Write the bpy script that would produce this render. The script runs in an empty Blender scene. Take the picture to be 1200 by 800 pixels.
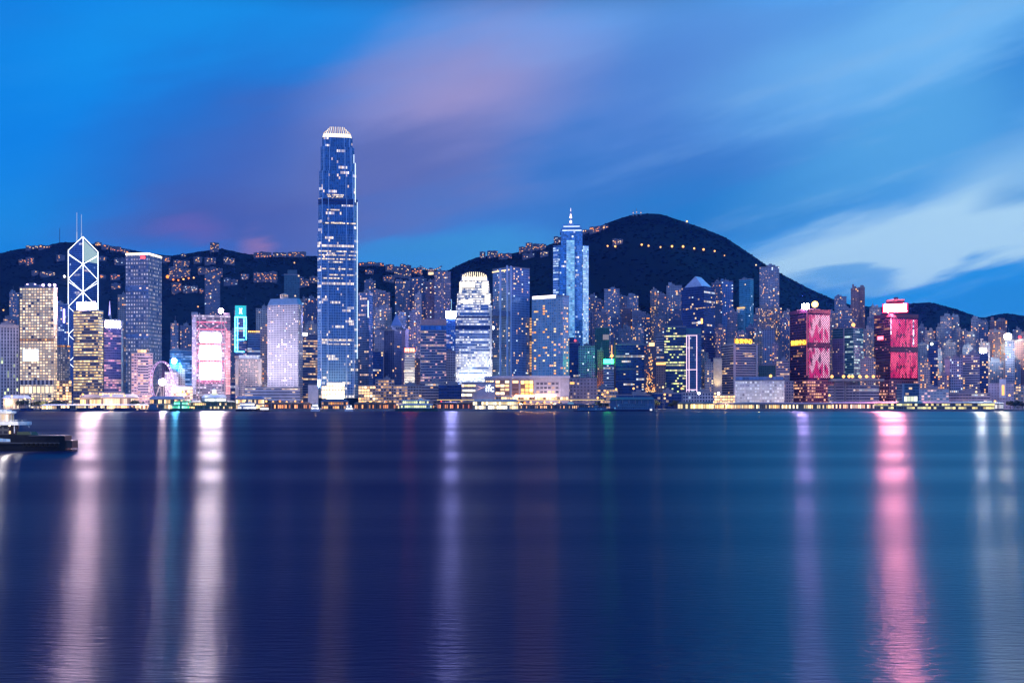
import bpy, bmesh, math, random
from mathutils import Vector, noise as mnoise
R = math.radians
random.seed(11)
scene = bpy.context.scene
COL = scene.collection
PI = math.pi

# ------------------------------------------------------------------ camera
CAM_H = 12.0
HZ = 472.0                       # horizon row of the photograph (1200x800)
cam_d = bpy.data.cameras.new('camera'); cam = bpy.data.objects.new('camera', cam_d); COL.objects.link(cam)
cam.location = (0, 0, CAM_H); cam.rotation_euler = (PI/2, 0, 0)
cam_d.lens = 36.0; cam_d.sensor_width = 36.0; cam_d.shift_y = (HZ-400)/1200
cam_d.clip_start = 1.0; cam_d.clip_end = 60000
scene.camera = cam
scene.view_settings.view_transform = 'Standard'; scene.view_settings.look = 'None'
scene.view_settings.exposure = 0.0; scene.view_settings.gamma = 1.0
scene.view_settings.use_curve_mapping = False
scene.cycles.use_denoising = True
scene.cycles.max_bounces = 5; scene.cycles.diffuse_bounces = 2; scene.cycles.glossy_bounces = 3
scene.cycles.sample_clamp_indirect = 8.0
scene.cycles.use_light_tree = True

def lin(r, g, b):
    f = lambda c: (c/255)/12.92 if c/255 <= .04045 else ((c/255+.055)/1.055)**2.4
    return (f(r), f(g), f(b), 1.0)

class NT:
    """small helper that chains shader nodes"""
    def __init__(s, tree): s.t = tree; s.n = tree.nodes; s.l = tree.links
    def put(s, sock, v):
        if isinstance(v, bpy.types.NodeSocket): s.l.new(v, sock)
        elif v is not None: sock.default_value = v
    def math(s, op, a, b=None, c=None):
        n = s.n.new('ShaderNodeMath'); n.operation = op
        for i, v in enumerate((a, b, c)):
            if v is not None: s.put(n.inputs[i], v)
        return n.outputs[0]
    def mixc(s, f, a, b, blend='MIX'):
        n = s.n.new('ShaderNodeMix'); n.data_type = 'RGBA'; n.blend_type = blend
        s.put(n.inputs[0], f); s.put(n.inputs[6], a); s.put(n.inputs[7], b)
        return n.outputs[2]
    def maprange(s, v, a, b, c, d, smooth=True):
        n = s.n.new('ShaderNodeMapRange')
        if smooth: n.interpolation_type = 'SMOOTHSTEP'
        for i, x in enumerate((v, a, b, c, d)): s.put(n.inputs[i], x)
        return n.outputs[0]
    def comb(s, x, y, z):
        n = s.n.new('ShaderNodeCombineXYZ')
        for i, v in enumerate((x, y, z)): s.put(n.inputs[i], v)
        return n.outputs[0]
    def noise(s, vec, scale, detail=3.0, rough=.5):
        n = s.n.new('ShaderNodeTexNoise'); s.put(n.inputs['Vector'], vec)
        n.inputs['Scale'].default_value = scale; n.inputs['Detail'].default_value = detail; n.inputs['Roughness'].default_value = rough
        return n.outputs['Fac']

# ------------------------------------------------------------------ sky (dusk, long thin cloud sheets)
world = bpy.data.worlds.new('World'); scene.world = world; world.use_nodes = True
wt = world.node_tree; wt.nodes.clear(); W = NT(wt)
def sky_dir(px, py):
    u = (px-600)/1200; v = (HZ-py)/1200
    return math.atan(u), math.atan2(v, math.hypot(1, u))
def build_sky():
    tc = W.n.new('ShaderNodeTexCoord'); sep = W.n.new('ShaderNodeSeparateXYZ'); W.l.new(tc.outputs['Generated'], sep.inputs[0])
    dx, dy, dz = sep.outputs
    az = W.math('ARCTAN2', dx, dy); el = W.math('ARCSINE', dz)
    # cloud drift runs from low on one side to high on the other: noise stretched along it
    c, s_ = math.cos(R(14)), math.sin(R(14))
    p = W.math('ADD', W.math('MULTIPLY', az, c), W.math('MULTIPLY', el, s_))
    q = W.math('SUBTRACT', W.math('MULTIPLY', el, c), W.math('MULTIPLY', az, s_))
    v1 = W.comb(W.math('MULTIPLY', p, 2.2), W.math('MULTIPLY', q, 8.0), 0.3)
    n1 = W.noise(v1, 1.0, 4.0, .5)
    v2 = W.comb(W.math('MULTIPLY', p, 6.0), W.math('MULTIPLY', q, 34.0), 4.1)
    n2 = W.noise(v2, 1.0, 4.0, .55)
    v3 = W.comb(W.math('MULTIPLY', p, 3.0), W.math('MULTIPLY', q, 5.0), 9.7)
    n3 = W.noise(v3, 1.0, 3.0, .5)
    azw = W.math('ADD', az, W.math('MULTIPLY', W.math('SUBTRACT', n3, .5), .16))
    elw = W.math('ADD', el, W.math('ADD', W.math('MULTIPLY', W.math('SUBTRACT', n1, .5), .12), W.math('MULTIPLY', W.math('SUBTRACT', n2, .5), .055)))
    front_l = lin(10, 130, 224); front_r = lin(80, 160, 224)
    col = W.mixc(W.maprange(azw, -.42, .5, 0, 1), front_l, front_r)
    col = W.mixc(W.maprange(elw, .06, .16, .6, 0), col, lin(30, 138, 214))
    # the dome over and behind the viewer: unseen sky, over-bright at right and rear to light water and facades
    back = W.mixc(W.maprange(n1, .3, .7, 0, 1), lin(78, 132, 218), lin(116, 148, 220))
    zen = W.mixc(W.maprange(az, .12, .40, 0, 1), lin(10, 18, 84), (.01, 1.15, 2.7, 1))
    up = W.maprange(el, .35, .42, 0, 1)
    rear = W.maprange(W.math('ABSOLUTE', az), .9, 1.8, 0, 1)
    def blob(col, px, py, rx, ry, ang, rgb, k, soft=.0):
        a0, e0 = sky_dir(px, py); rx /= 1200; ry /= 1200
        ca, sa = math.cos(R(ang)), math.sin(R(ang))
        da = W.math('SUBTRACT', azw, a0); de = W.math('SUBTRACT', elw, e0)
        x = W.math('DIVIDE', W.math('ADD', W.math('MULTIPLY', da, ca), W.math('MULTIPLY', de, sa)), rx)
        y = W.math('DIVIDE', W.math('SUBTRACT', W.math('MULTIPLY', de, ca), W.math('MULTIPLY', da, sa)), ry)
        d = W.math('SQRT', W.math('ADD', W.math('MULTIPLY', x, x), W.math('MULTIPLY', y, y)))
        return W.mixc(W.maprange(d, soft, 1.0, k, 0.0), col, lin(*rgb))
    for b in SKY_BLOBS: col = blob(col, *b)
    # fine wisps over the lit half
    dk = W.math('MULTIPLY', W.maprange(n1, .35, .65, .22, 0), W.maprange(az, .5, -.3, 0, 1))
    col = W.mixc(dk, col, lin(34, 74, 160))
    w = W.math('MULTIPLY', W.maprange(n2, .48, .72, 0, .30), W.maprange(az, .0, .4, 0.03, 1))
    col = W.mixc(w, col, lin(140, 186, 226))
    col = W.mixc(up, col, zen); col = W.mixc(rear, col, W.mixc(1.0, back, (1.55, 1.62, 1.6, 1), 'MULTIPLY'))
    below = W.maprange(dz, -.05, 0.0, 0, 1)
    col = W.mixc(below, lin(20, 40, 90), col)
    nish = W.n.new('ShaderNodeTexSky'); nish.sky_type = 'NISHITA'; nish.sun_disc = False
    nish.sun_elevation = R(SUN_EL); nish.sun_rotation = R(SUN_AZ)
    b1 = W.n.new('ShaderNodeBackground'); W.l.new(nish.outputs[0], b1.inputs[0]); b1.inputs[1].default_value = NISHITA_K
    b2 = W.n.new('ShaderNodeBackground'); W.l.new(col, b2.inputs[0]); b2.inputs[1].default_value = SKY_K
    ad = W.n.new('ShaderNodeAddShader'); W.l.new(b1.outputs[0], ad.inputs[0]); W.l.new(b2.outputs[0], ad.inputs[1])
    out = W.n.new('ShaderNodeOutputWorld'); W.l.new(ad.outputs[0], out.inputs[0])
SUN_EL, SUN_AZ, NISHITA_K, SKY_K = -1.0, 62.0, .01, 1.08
SKY_BLOBS = [  # px, py, rx, ry, tilt, rgb, strength, soft
    (30, 260, 160, 120, 10, (27, 141, 222), .85, .0),
    (230, 20, 330, 90, 12, (18, 146, 232), .9, .0),
    (800, 40, 430, 170, 14, (92, 156, 224), .9, .1),
    (230, 180, 210, 110, 14, (38, 114, 202), .9, .2),
    (380, 200, 280, 110, 12, (74, 108, 186), .95, .25),
    (640, 160, 400, 150, 14, (84, 134, 208), .95, .2),
    (630, 40, 200, 90, 10, (118, 158, 226), .8, .1),
    (275, 262, 240, 52, 6, (78, 98, 168), .9, .2),
    (545, 125, 240, 120, 18, (160, 152, 200), .95, .0),
    (470, 215, 240, 80, 10, (98, 112, 174), .85, .1),
    (740, 215, 330, 70, 10, (52, 118, 194), .85, .1),
    (850, 232, 240, 54, 6, (34, 124, 199), .95, .2),
    (545, 288, 240, 36, 4, (62, 150, 212), .9, .15),
    (212, 274, 60, 22, 0, (122, 104, 176), .6, .0),
    (308, 293, 46, 24, 0, (196, 134, 152), .6, .0),
    (745, 246, 40, 12, 0, (140, 120, 180), .5, .0),
    (1060, 55, 300, 80, 12, (114, 182, 236), .9, .1),
    (1190, 90, 130, 60, 20, (48, 132, 208), .95, .1),
    (1020, 170, 240, 75, 16, (84, 164, 222), .85, .1),
    (1170, 200, 150, 60, 20, (140, 192, 230), .8, .0),
    (1060, 285, 310, 62, 9, (172, 214, 238), .98, .45),
    (1195, 225, 70, 25, 12, (84, 156, 214), .8, .0),
    (1140, 336, 190, 36, 13, (28, 146, 222), .98, .6),
    (975, 338, 100, 15, 4, (70, 156, 220), .7, .3),
    (1190, 350, 170, 40, 8, (30, 140, 214), .95, .3),
]
build_sky()
sun_d = bpy.data.lights.new('sun', 'SUN'); sun = bpy.data.objects.new('sun', sun_d); COL.objects.link(sun)
sun_d.energy = .12; sun_d.angle = R(40); sun_d.color = (1, .72, .78)
sun.rotation_euler = (R(78), 0, R(-35))      # last glow of the western sky, very low and broad
sun.location = (0, 0, 900)

# ------------------------------------------------------------------ tagging and object helpers
PROBS = []
def tag(o, label=None, cat=None, group=None, kind=None):
    if label: o['label'] = label
    if cat: o['category'] = cat
    if group: o['group'] = group
    if kind: o['kind'] = kind
    return o
def empty(name, loc, rz=0.0):
    o = bpy.data.objects.new(name, None); COL.objects.link(o); o.location = loc; o.rotation_euler = (0, 0, rz)
    o.empty_display_size = .1
    return o
def link(name, me, parent=None, loc=(0, 0, 0), rot=(0, 0, 0), scale=(1, 1, 1)):
    o = bpy.data.objects.new(name, me); COL.objects.link(o)
    if parent is not None: o.parent = parent
    o.location = loc; o.rotation_euler = rot; o.scale = scale
    return o
def kids(o): return [c for c in ALLKIDS.get(o.name, [])]
class MB:
    """collects shapes, then builds ONE mesh with facade-cell UVs"""
    def __init__(s): s.v = []; s.f = []; s.uv = []; s.smooth = False
    def quad(s, a, b, c, d, uv=None):
        i = len(s.v); s.v += [a, b, c, d]; s.f.append((i, i+1, i+2, i+3)); s.uv.append(uv or [(0, 0)]*4)
    def ngon(s, pts, uv=None):
        i = len(s.v); s.v += list(pts); s.f.append(tuple(range(i, i+len(pts)))); s.uv.append(uv or [(0, 0)]*len(pts))
    def box(s, x0, x1, y0, y1, z0, z1):
        p = lambda x, y, z: (x, y, z)
        s.quad(p(x0, y0, z0), p(x1, y0, z0), p(x1, y0, z1), p(x0, y0, z1)); s.quad(p(x1, y1, z0), p(x0, y1, z0), p(x0, y1, z1), p(x1, y1, z1))
        s.quad(p(x1, y0, z0), p(x1, y1, z0), p(x1, y1, z1), p(x1, y0, z1)); s.quad(p(x0, y1, z0), p(x0, y0, z0), p(x0, y0, z1), p(x0, y1, z1))
        s.quad(p(x0, y0, z1), p(x1, y0, z1), p(x1, y1, z1), p(x0, y1, z1)); s.quad(p(x0, y1, z0), p(x1, y1, z0), p(x1, y0, z0), p(x0, y0, z0))
        return s
    def prism(s, pts, z0, z1, cw=0, ch=1, top=None, cap=True, off=0):
        """side faces carry window-cell UVs when cw > 0; pts counter-clockwise from above"""
        top = top or pts; n = len(pts)
        rows = max(1, round((z1-z0)/ch))
        for i in range(n):
            a, b = pts[i], pts[(i+1) % n]; c, d = top[(i+1) % n], top[i]
            L = math.hypot(b[0]-a[0], b[1]-a[1]); nc = max(1, round(L/cw)) if cw else 0
            o = (off + i*211) % 997; vo = (off*7) % 503
            uv = [(o, vo), (o+nc, vo), (o+nc, vo+rows), (o, vo+rows)] if cw and L > .5 else None
            s.quad((a[0], a[1], z0), (b[0], b[1], z0), (c[0], c[1], z1), (d[0], d[1], z1), uv)
        if cap:
            s.ngon([(x, y, z1) for x, y in top]); s.ngon([(x, y, z0) for x, y in reversed(pts)])
        return s
    def cyl(s, cx, cy, z0, z1, r0, r1=None, n=12, cw=0, ch=1, off=0):
        r1 = r0 if r1 is None else r1
        P = [(cx+r0*math.cos(2*PI*i/n), cy+r0*math.sin(2*PI*i/n)) for i in range(n)]
        Q = [(cx+r1*math.cos(2*PI*i/n), cy+r1*math.sin(2*PI*i/n)) for i in range(n)]
        return s.prism(P, z0, z1, cw, ch, Q, True, off)
    def bar(s, a, b, r, n=4):
        a, b = Vector(a), Vector(b); d = (b-a).normalized()
        u = d.cross(Vector((0, 0, 1)));
        if u.length < .01: u = Vector((1, 0, 0))
        u.normalize(); w = u.cross(d)
        ring = lambda c: [tuple(c + (u*math.cos(2*PI*(i+.5)/n) + w*math.sin(2*PI*(i+.5)/n))*r) for i in range(n)]
        A, B = ring(a), ring(b)
        for i in range(n): s.quad(A[i], A[(i+1) % n], B[(i+1) % n], B[i])
        s.ngon(list(reversed(A))); s.ngon(B)
        return s
    def mesh(s, name, mat):
        me = bpy.data.meshes.new(name); me.from_pydata([tuple(v) for v in s.v], [], s.f)
        ul = me.uv_layers.new(name='UVMap'); k = 0
        flat = []
        for uv in s.uv:
            for q in uv: flat += [q[0], q[1]]
        ul.data.foreach_set('uv', flat)
        me.materials.append(mat); me.update()
        return me
    def build(s, name, mat, parent=None, loc=(0, 0, 0), rz=0.0):
        return link(name, s.mesh(name, mat), parent, loc, (0, 0, rz))

# ------------------------------------------------------------------ materials
MATS = {}
def plain(name, rgb, rough=.7, metal=0.0, vary=.12, scale=.2):
    if name in MATS: return MATS[name]
    m = bpy.data.materials.new(name); m.use_nodes = True; t = NT(m.node_tree); b = t.n['Principled BSDF']
    tc = t.n.new('ShaderNodeTexCoord'); nz = t.noise(tc.outputs['Object'], scale, 4, .6)
    k = t.maprange(nz, .3, .7, 1-vary, 1+vary)
    c = t.n.new('ShaderNodeMix'); c.data_type = 'RGBA'; c.blend_type = 'MULTIPLY'; c.inputs[0].default_value = 1
    c.inputs[6].default_value = (*rgb, 1); g = t.comb(k, k, k); t.l.new(g, c.inputs[7]); t.l.new(c.outputs[2], b.inputs['Base Color'])
    b.inputs['Roughness'].default_value = rough; b.inputs['Metallic'].default_value = metal
    MATS[name] = m; return m
def glow(name, rgb, k, sampled=True):
    if name in MATS: return MATS[name]
    m = bpy.data.materials.new(name); m.use_nodes = True; t = NT(m.node_tree); t.n.clear()
    e = t.n.new('ShaderNodeEmission'); e.inputs[0].default_value = (*rgb, 1); e.inputs[1].default_value = k
    o = t.n.new('ShaderNodeOutputMaterial'); t.l.new(e.outputs[0], o.inputs[0])
    m.cycles.emission_sampling = 'FRONT' if sampled else 'NONE'
    MATS[name] = m; return m
def facade(name, wall, glass=(.1, .1, .12), fw=.8, fh=.6, p=.1, q=.0, r=.0, A=(1, .62, .28), B=(1, .8, .55), k=1.0, metal=0.0, rough=.18, run=5, rnd=False, wrough=.65):
    """curtain wall or punched windows from cell UVs; some cells, runs of cells and whole floors have their lamps on"""
    if name in MATS: return MATS[name]
    m = bpy.data.materials.new(name); m.use_nodes = True; t = NT(m.node_tree); b = t.n['Principled BSDF']
    uv = t.n.new('ShaderNodeUVMap'); uv.uv_map = 'UVMap'; sp = t.n.new('ShaderNodeSeparateXYZ'); t.l.new(uv.outputs[0], sp.inputs[0])
    u, v = sp.outputs[0], sp.outputs[1]
    fx = t.math('ABSOLUTE', t.math('SUBTRACT', t.math('FRACT', u), .5)); fy = t.math('ABSOLUTE', t.math('SUBTRACT', t.math('FRACT', v), .5))
    if rnd:
        d = t.math('ADD', t.math('MULTIPLY', fx, fx), t.math('MULTIPLY', fy, fy)); mask = t.math('LESS_THAN', d, (fw/2)**2)
    else:
        mask = t.math('MULTIPLY', t.math('LESS_THAN', fx, fw/2), t.math('LESS_THAN', fy, fh/2))
    cu, cv = t.math('FLOOR', u), t.math('FLOOR', v)
    def wn(x, y, z):
        n = t.n.new('ShaderNodeTexWhiteNoise'); n.noise_dimensions = '3D'; t.l.new(t.comb(x, y, z), n.inputs['Vector']); return n
    cell = wn(cu, cv, 1.5); lit = t.math('LESS_THAN', cell.outputs['Value'], p)
    if q > 0:
        rn = wn(t.math('FLOOR', t.math('ADD', t.math('DIVIDE', cu, run), t.math('MULTIPLY', cv, .37))), cv, 7.5)
        lit = t.math('MAXIMUM', lit, t.math('LESS_THAN', rn.outputs['Value'], q))
    if r > 0:
        fl = wn(t.math('FLOOR', t.math('DIVIDE', cu, 90.0)), cv, 13.5); lit = t.math('MAXIMUM', lit, t.math('LESS_THAN', fl.outputs['Value'], r))
    cs = t.n.new('ShaderNodeSeparateColor'); t.l.new(cell.outputs['Color'], cs.inputs[0])
    br = t.maprange(t.math('POWER', cs.outputs[1], 1.6), 0, 1, .5, 2.1, False)
    e = t.math('MULTIPLY', t.math('MULTIPLY', mask, lit), t.math('MULTIPLY', br, k))
    tc = t.n.new('ShaderNodeTexCoord'); nz = t.noise(tc.outputs['Object'], .06, 5, .6); kk = t.maprange(nz, .3, .7, .8, 1.15)
    wc = t.n.new('ShaderNodeMix'); wc.data_type = 'RGBA'; wc.blend_type = 'MULTIPLY'; wc.inputs[0].default_value = 1; wc.inputs[6].default_value = (*wall, 1)
    t.l.new(t.comb(kk, kk, kk), wc.inputs[7])
    gv = t.math('MULTIPLY_ADD', cs.outputs[2], .7, .6)      # blinds and tints differ from pane to pane
    gc = t.n.new('ShaderNodeMix'); gc.data_type = 'RGBA'; gc.blend_type = 'MULTIPLY'; gc.inputs[0].default_value = 1; gc.inputs[6].default_value = (*glass, 1)
    t.l.new(t.comb(gv, gv, gv), gc.inputs[7])
    t.l.new(t.mixc(mask, wc.outputs[2], gc.outputs[2]), b.inputs['Base Color'])
    t.l.new(t.math('MULTIPLY', mask, metal), b.inputs['Metallic'])
    t.l.new(t.maprange(mask, 0, 1, wrough, rough, False), b.inputs['Roughness'])
    t.l.new(t.mixc(cs.outputs[0], (*A, 1), (*B, 1)), b.inputs['Emission Color']); t.l.new(e, b.inputs['Emission Strength'])
    m.cycles.emission_sampling = 'NONE'
    MATS[name] = m; return m
def led(name, A, B, k, seed):
    """lattice of round lamps on a screen, with an animation frame of brighter and darker patches"""
    if name in MATS: return MATS[name]
    m = bpy.data.materials.new(name); m.use_nodes = True; t = NT(m.node_tree); b = t.n['Principled BSDF']
    uv = t.n.new('ShaderNodeUVMap'); uv.uv_map = 'UVMap'; sp = t.n.new('ShaderNodeSeparateXYZ'); t.l.new(uv.outputs[0], sp.inputs[0])
    u, v = sp.outputs[0], sp.outputs[1]
    a = t.math('ADD', u, v); c = t.math('SUBTRACT', u, v)          # diagonal lattice
    fa = t.math('ABSOLUTE', t.math('SUBTRACT', t.math('FRACT', t.math('MULTIPLY', a, .5)), .5)); fc = t.math('ABSOLUTE', t.math('SUBTRACT', t.math('FRACT', t.math('MULTIPLY', c, .5)), .5))
    dot = t.maprange(t.math('MAXIMUM', fa, fc), .26, .36, 1, .06)
    n1 = t.noise(t.comb(t.math('MULTIPLY', u, .26), t.math('MULTIPLY', v, .085), seed), 1.0, 2, .5)
    n2 = t.noise(t.comb(t.math('MULTIPLY', u, .5), t.math('MULTIPLY', v, .14), seed+5), 1.0, 2, .5)
    col = t.mixc(t.maprange(n1, .42, .56, 0, 1), (*A, 1), (*B, 1))
    hole = t.maprange(n2, .38, .47, .10, 1)
    b.inputs['Base Color'].default_value = (.03, .01, .03, 1); b.inputs['Roughness'].default_value = .4
    t.l.new(col, b.inputs['Emission Color']); t.l.new(t.math('MULTIPLY', t.math('MULTIPLY', dot, hole), k), b.inputs['Emission Strength'])
    m.cycles.emission_sampling = 'FRONT'
    MATS[name] = m; return m

WARM = (1, .50, .15); AMBER = (1, .34, .05); CREAM = (1, .68, .34); COOL = (.72, .86, 1); LIME = (.85, 1, .35)
GLOWS = {'warm': glow('warm_window_light', WARM, 1.9, False), 'amber': glow('amber_window_light', AMBER, 1.9, False),
         'cream': glow('cream_window_light', CREAM, 2.0, False), 'cool': glow('cool_window_light', COOL, 1.8, False),
         'lime': glow('greenish_window_light', LIME, 1.6, False), 'orange': glow('orange_lamp_light', (1, .26, .03), 2.6, False),
         'lamp': glow('street_lamp_light', (1, .46, .12), 3.2, False), 'white': glow('white_lamp_light', (1, .94, .9), 14.0, True),
         'violet': glow('violet_lamp_light', (.72, .5, 1), 6.0, False), 'red': glow('red_lamp_light', (1, .05, .06), 5.0, True)}
M_ROOF = plain('roof_concrete', (.22, .22, .25)); M_DARK = plain('dark_metal', (.05, .055, .07), .5); M_STEEL = plain('grey_steel', (.35, .36, .4), .45, .4)
M_WHITE = plain('white_paint', (.72, .72, .74), .5); M_STONE = plain('pale_stone', (.42, .38, .37)); M_CONC = plain('quay_concrete', (.2, .19, .2), .85, 0, .25, .05)
M_NAVY = plain('navy_paint', (.03, .05, .12), .5); M_BROWN = plain('brown_paint', (.12, .07, .05)); M_BLUEROOF = plain('blue_tin_roof', (.06, .14, .28), .5)
HAZE_D = .000035
# ------------------------------------------------------------------ land, hills, water
RIDGE = [(-900, 330), (-200, 312), (0, 297), (20, 292), (55, 288), (70, 284), (90, 284), (130, 288), (170, 296), (200, 300), (240, 294), (258, 291), (290, 298), (320, 299),
         (370, 300), (420, 309), (450, 311), (480, 314), (505, 317), (525, 317), (540, 309), (560, 301), (600, 297), (640, 288), (680, 274), (700, 266), (720, 258),
         (740, 252), (760, 250), (775, 251), (790, 256), (820, 266), (850, 278), (880, 298), (900, 312), (925, 326), (950, 339), (975, 350), (1000, 358), (1030, 360), (1060, 356),
         (1090, 354), (1120, 362), (1150, 373), (1165, 369), (1180, 367), (1200, 370), (1400, 384), (2100, 400)]
YR, YF = 2900.0, 1930.0
def ridge_h(X):
    px = 600 + X/YR*1200
    if px <= RIDGE[0][0]: py = RIDGE[0][1]
    elif px >= RIDGE[-1][0]: py = RIDGE[-1][1]
    else:
        for (a, b), (c, d) in zip(RIDGE, RIDGE[1:]):
            if a <= px <= c:
                py = b + (d-b)*(px-a)/(c-a); break
    return CAM_H + (HZ-py)/1200*YR
def ground(X, Y):
    if Y <= YF: return 3.0
    h = ridge_h(X)
    if Y <= YR:
        t = (Y-YF)/(YR-YF); f = t**1.3
        n = mnoise.fractal(Vector((X/260, Y/420, 3.3)), .9, 2.1, 4)
        return 3 + (h-3)*f + n*38*math.sin(PI*t)**1.0 * min(1, f*3)
    t = (Y-YR)/1500
    return 3 + (h-3)*max(0.0, 1-t)**1.5
def hill_hit(px, py, lo=1960.0):
    """where the sight line through a pixel first meets the hillside"""
    u = (px-600)/1200; v = (HZ-py)/1200; y = lo
    while y < YR:
        if ground(u*y, y) >= CAM_H+v*y: return u*y, y
        y += 6
    return u*(YR-8), YR-8

m_wood = bpy.data.materials.new('hill_forest'); m_wood.use_nodes = True; t = NT(m_wood.node_tree); b = t.n['Principled BSDF']
tc = t.n.new('ShaderNodeTexCoord'); nz = t.noise(tc.outputs['Object'], .02, 6, .65)
t.l.new(t.mixc(t.maprange(nz, .35, .65, 0, 1), (.008, .013, .016, 1), (.011, .017, .019, 1)), b.inputs['Base Color']); b.inputs['Roughness'].default_value = .95
b.inputs['Specular IOR Level'].default_value = .1
def build_terrain():
    xs = [-6000, -5000, -3600, -2800] + [-2300+i*20 for i in range(231)] + [2800, 3600, 5000, 6000]
    ys = [1500, 1560, 1700, 1850, 1930] + [1930+i*24.25 for i in range(1, 41)] + [2960, 3100, 3300, 3600, 4000, 4400, 6000]
    vs = [(x, y, ground(x, y)) for y in ys for x in xs]; n = len(xs)
    fs = [(j*n+i, j*n+i+1, (j+1)*n+i+1, (j+1)*n+i) for j in range(len(ys)-1) for i in range(n-1)]
    k = len(vs); vs += [(x, 1500, -4) for x in xs]; fs += [(k+i, k+i+1, i+1, i) for i in range(n-1)]
    me = bpy.data.meshes.new('terrain'); me.from_pydata(vs, [], fs); me.materials.append(m_wood)
    for p in me.polygons: p.use_smooth = True
    tag(link('terrain', me), 'dark wooded ridge and flat shore under the city', None, None, 'structure')
build_terrain()
def build_forest():
    rng = random.Random(5); vs = []; fs = []
    ico = bmesh.new(); bmesh.ops.create_icosphere(ico, subdivisions=1, radius=1)
    iv = [v.co.copy() for v in ico.verts]; ifc = [tuple(v.index for v in f.verts) for f in ico.faces]; ico.free()
    def clump(x, y, s):
        z = ground(x, y); k = len(vs)
        for c in iv:
            j = 1 + rng.uniform(-.3, .3); vs.append((x+c.x*s*j, y+c.y*s*j, z+s*.05+c.z*s*.38*j))
        fs.extend(tuple(i+k for i in f) for f in ifc)
    for i in range(4200):
        x = rng.uniform(-1650, 1750); clump(x, rng.uniform(YR-60, YR+5), rng.uniform(1.8, 3.8))
    for i in range(9000):
        y = YF+60 + (YR-YF-90)*rng.random()**.7; x = rng.uniform(-.56, .58)*y; clump(x, y, rng.uniform(2.5, 5.5))
    me = bpy.data.meshes.new('forest'); me.from_pydata(vs, [], fs); me.materials.append(m_wood)
    tag(link('forest', me), 'dark subtropical forest covering the hillside', None, None, 'stuff')
build_forest()
mb = MB().box(-2600, 2600, 1488, 1930, -4, 3.012); mb.build('waterfront_pavement', M_CONC)['kind'] = 'structure'

m_water = bpy.data.materials.new('harbour_water'); m_water.use_nodes = True; t = NT(m_water.node_tree); b = t.n['Principled BSDF']
WATER_ROUGH = (.285, .37); WATER_ANISO = .94
def build_water():
    geo = t.n.new('ShaderNodeNewGeometry'); sp = t.n.new('ShaderNodeSeparateXYZ'); t.l.new(geo.outputs['Position'], sp.inputs[0])
    x, y = sp.outputs[0], sp.outputs[1]
    b.inputs['Base Color'].default_value = (.001, .008, .056, 1); b.inputs['IOR'].default_value = 1.33
    # wind lanes: long calm and ruffled bands lying across the harbour
    lane = t.noise(t.comb(t.math('MULTIPLY', x, .0022), t.math('MULTIPLY', y, .016), 2.0), 1.0, 4, .55)
    t.l.new(t.maprange(lane, .36, .64, *WATER_ROUGH), b.inputs['Roughness'])
    b.inputs['Anisotropic'].default_value = WATER_ANISO; b.inputs['Anisotropic Rotation'].default_value = WATER_ROT
    t.l.new(t.comb(0.0, 1.0, 0.0), b.inputs['Tangent'])
    rip = t.noise(t.comb(t.math('MULTIPLY', x, .5), t.math('MULTIPLY', y, 2.6), 0), 1.0, 3, .6)
    swell = t.noise(t.comb(t.math('MULTIPLY', x, .03), t.math('MULTIPLY', y, .13), 5), 1.0, 3, .55)
    hgt = t.math('ADD', t.math('MULTIPLY', rip, t.maprange(y, 40, 420, .16, .02)), t.math('MULTIPLY', swell, .10))
    bp = t.n.new('ShaderNodeBump'); bp.inputs['Strength'].default_value = .55; bp.inputs['Distance'].default_value = 1.0
    t.l.new(hgt, bp.inputs['Height']); t.l.new(bp.outputs[0], b.inputs['Normal'])
WATER_ROT = 0.0
build_water()
me = bpy.data.meshes.new('harbour_water'); me.from_pydata([(-6000, -2500, 0), (6000, -2500, 0), (6000, 1495, 0), (-6000, 1495, 0)], [], [(0, 1, 2, 3)]); me.materials.append(m_water)
tag(link('harbour_water', me), 'calm dark blue harbour water', None, None, 'structure')

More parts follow.
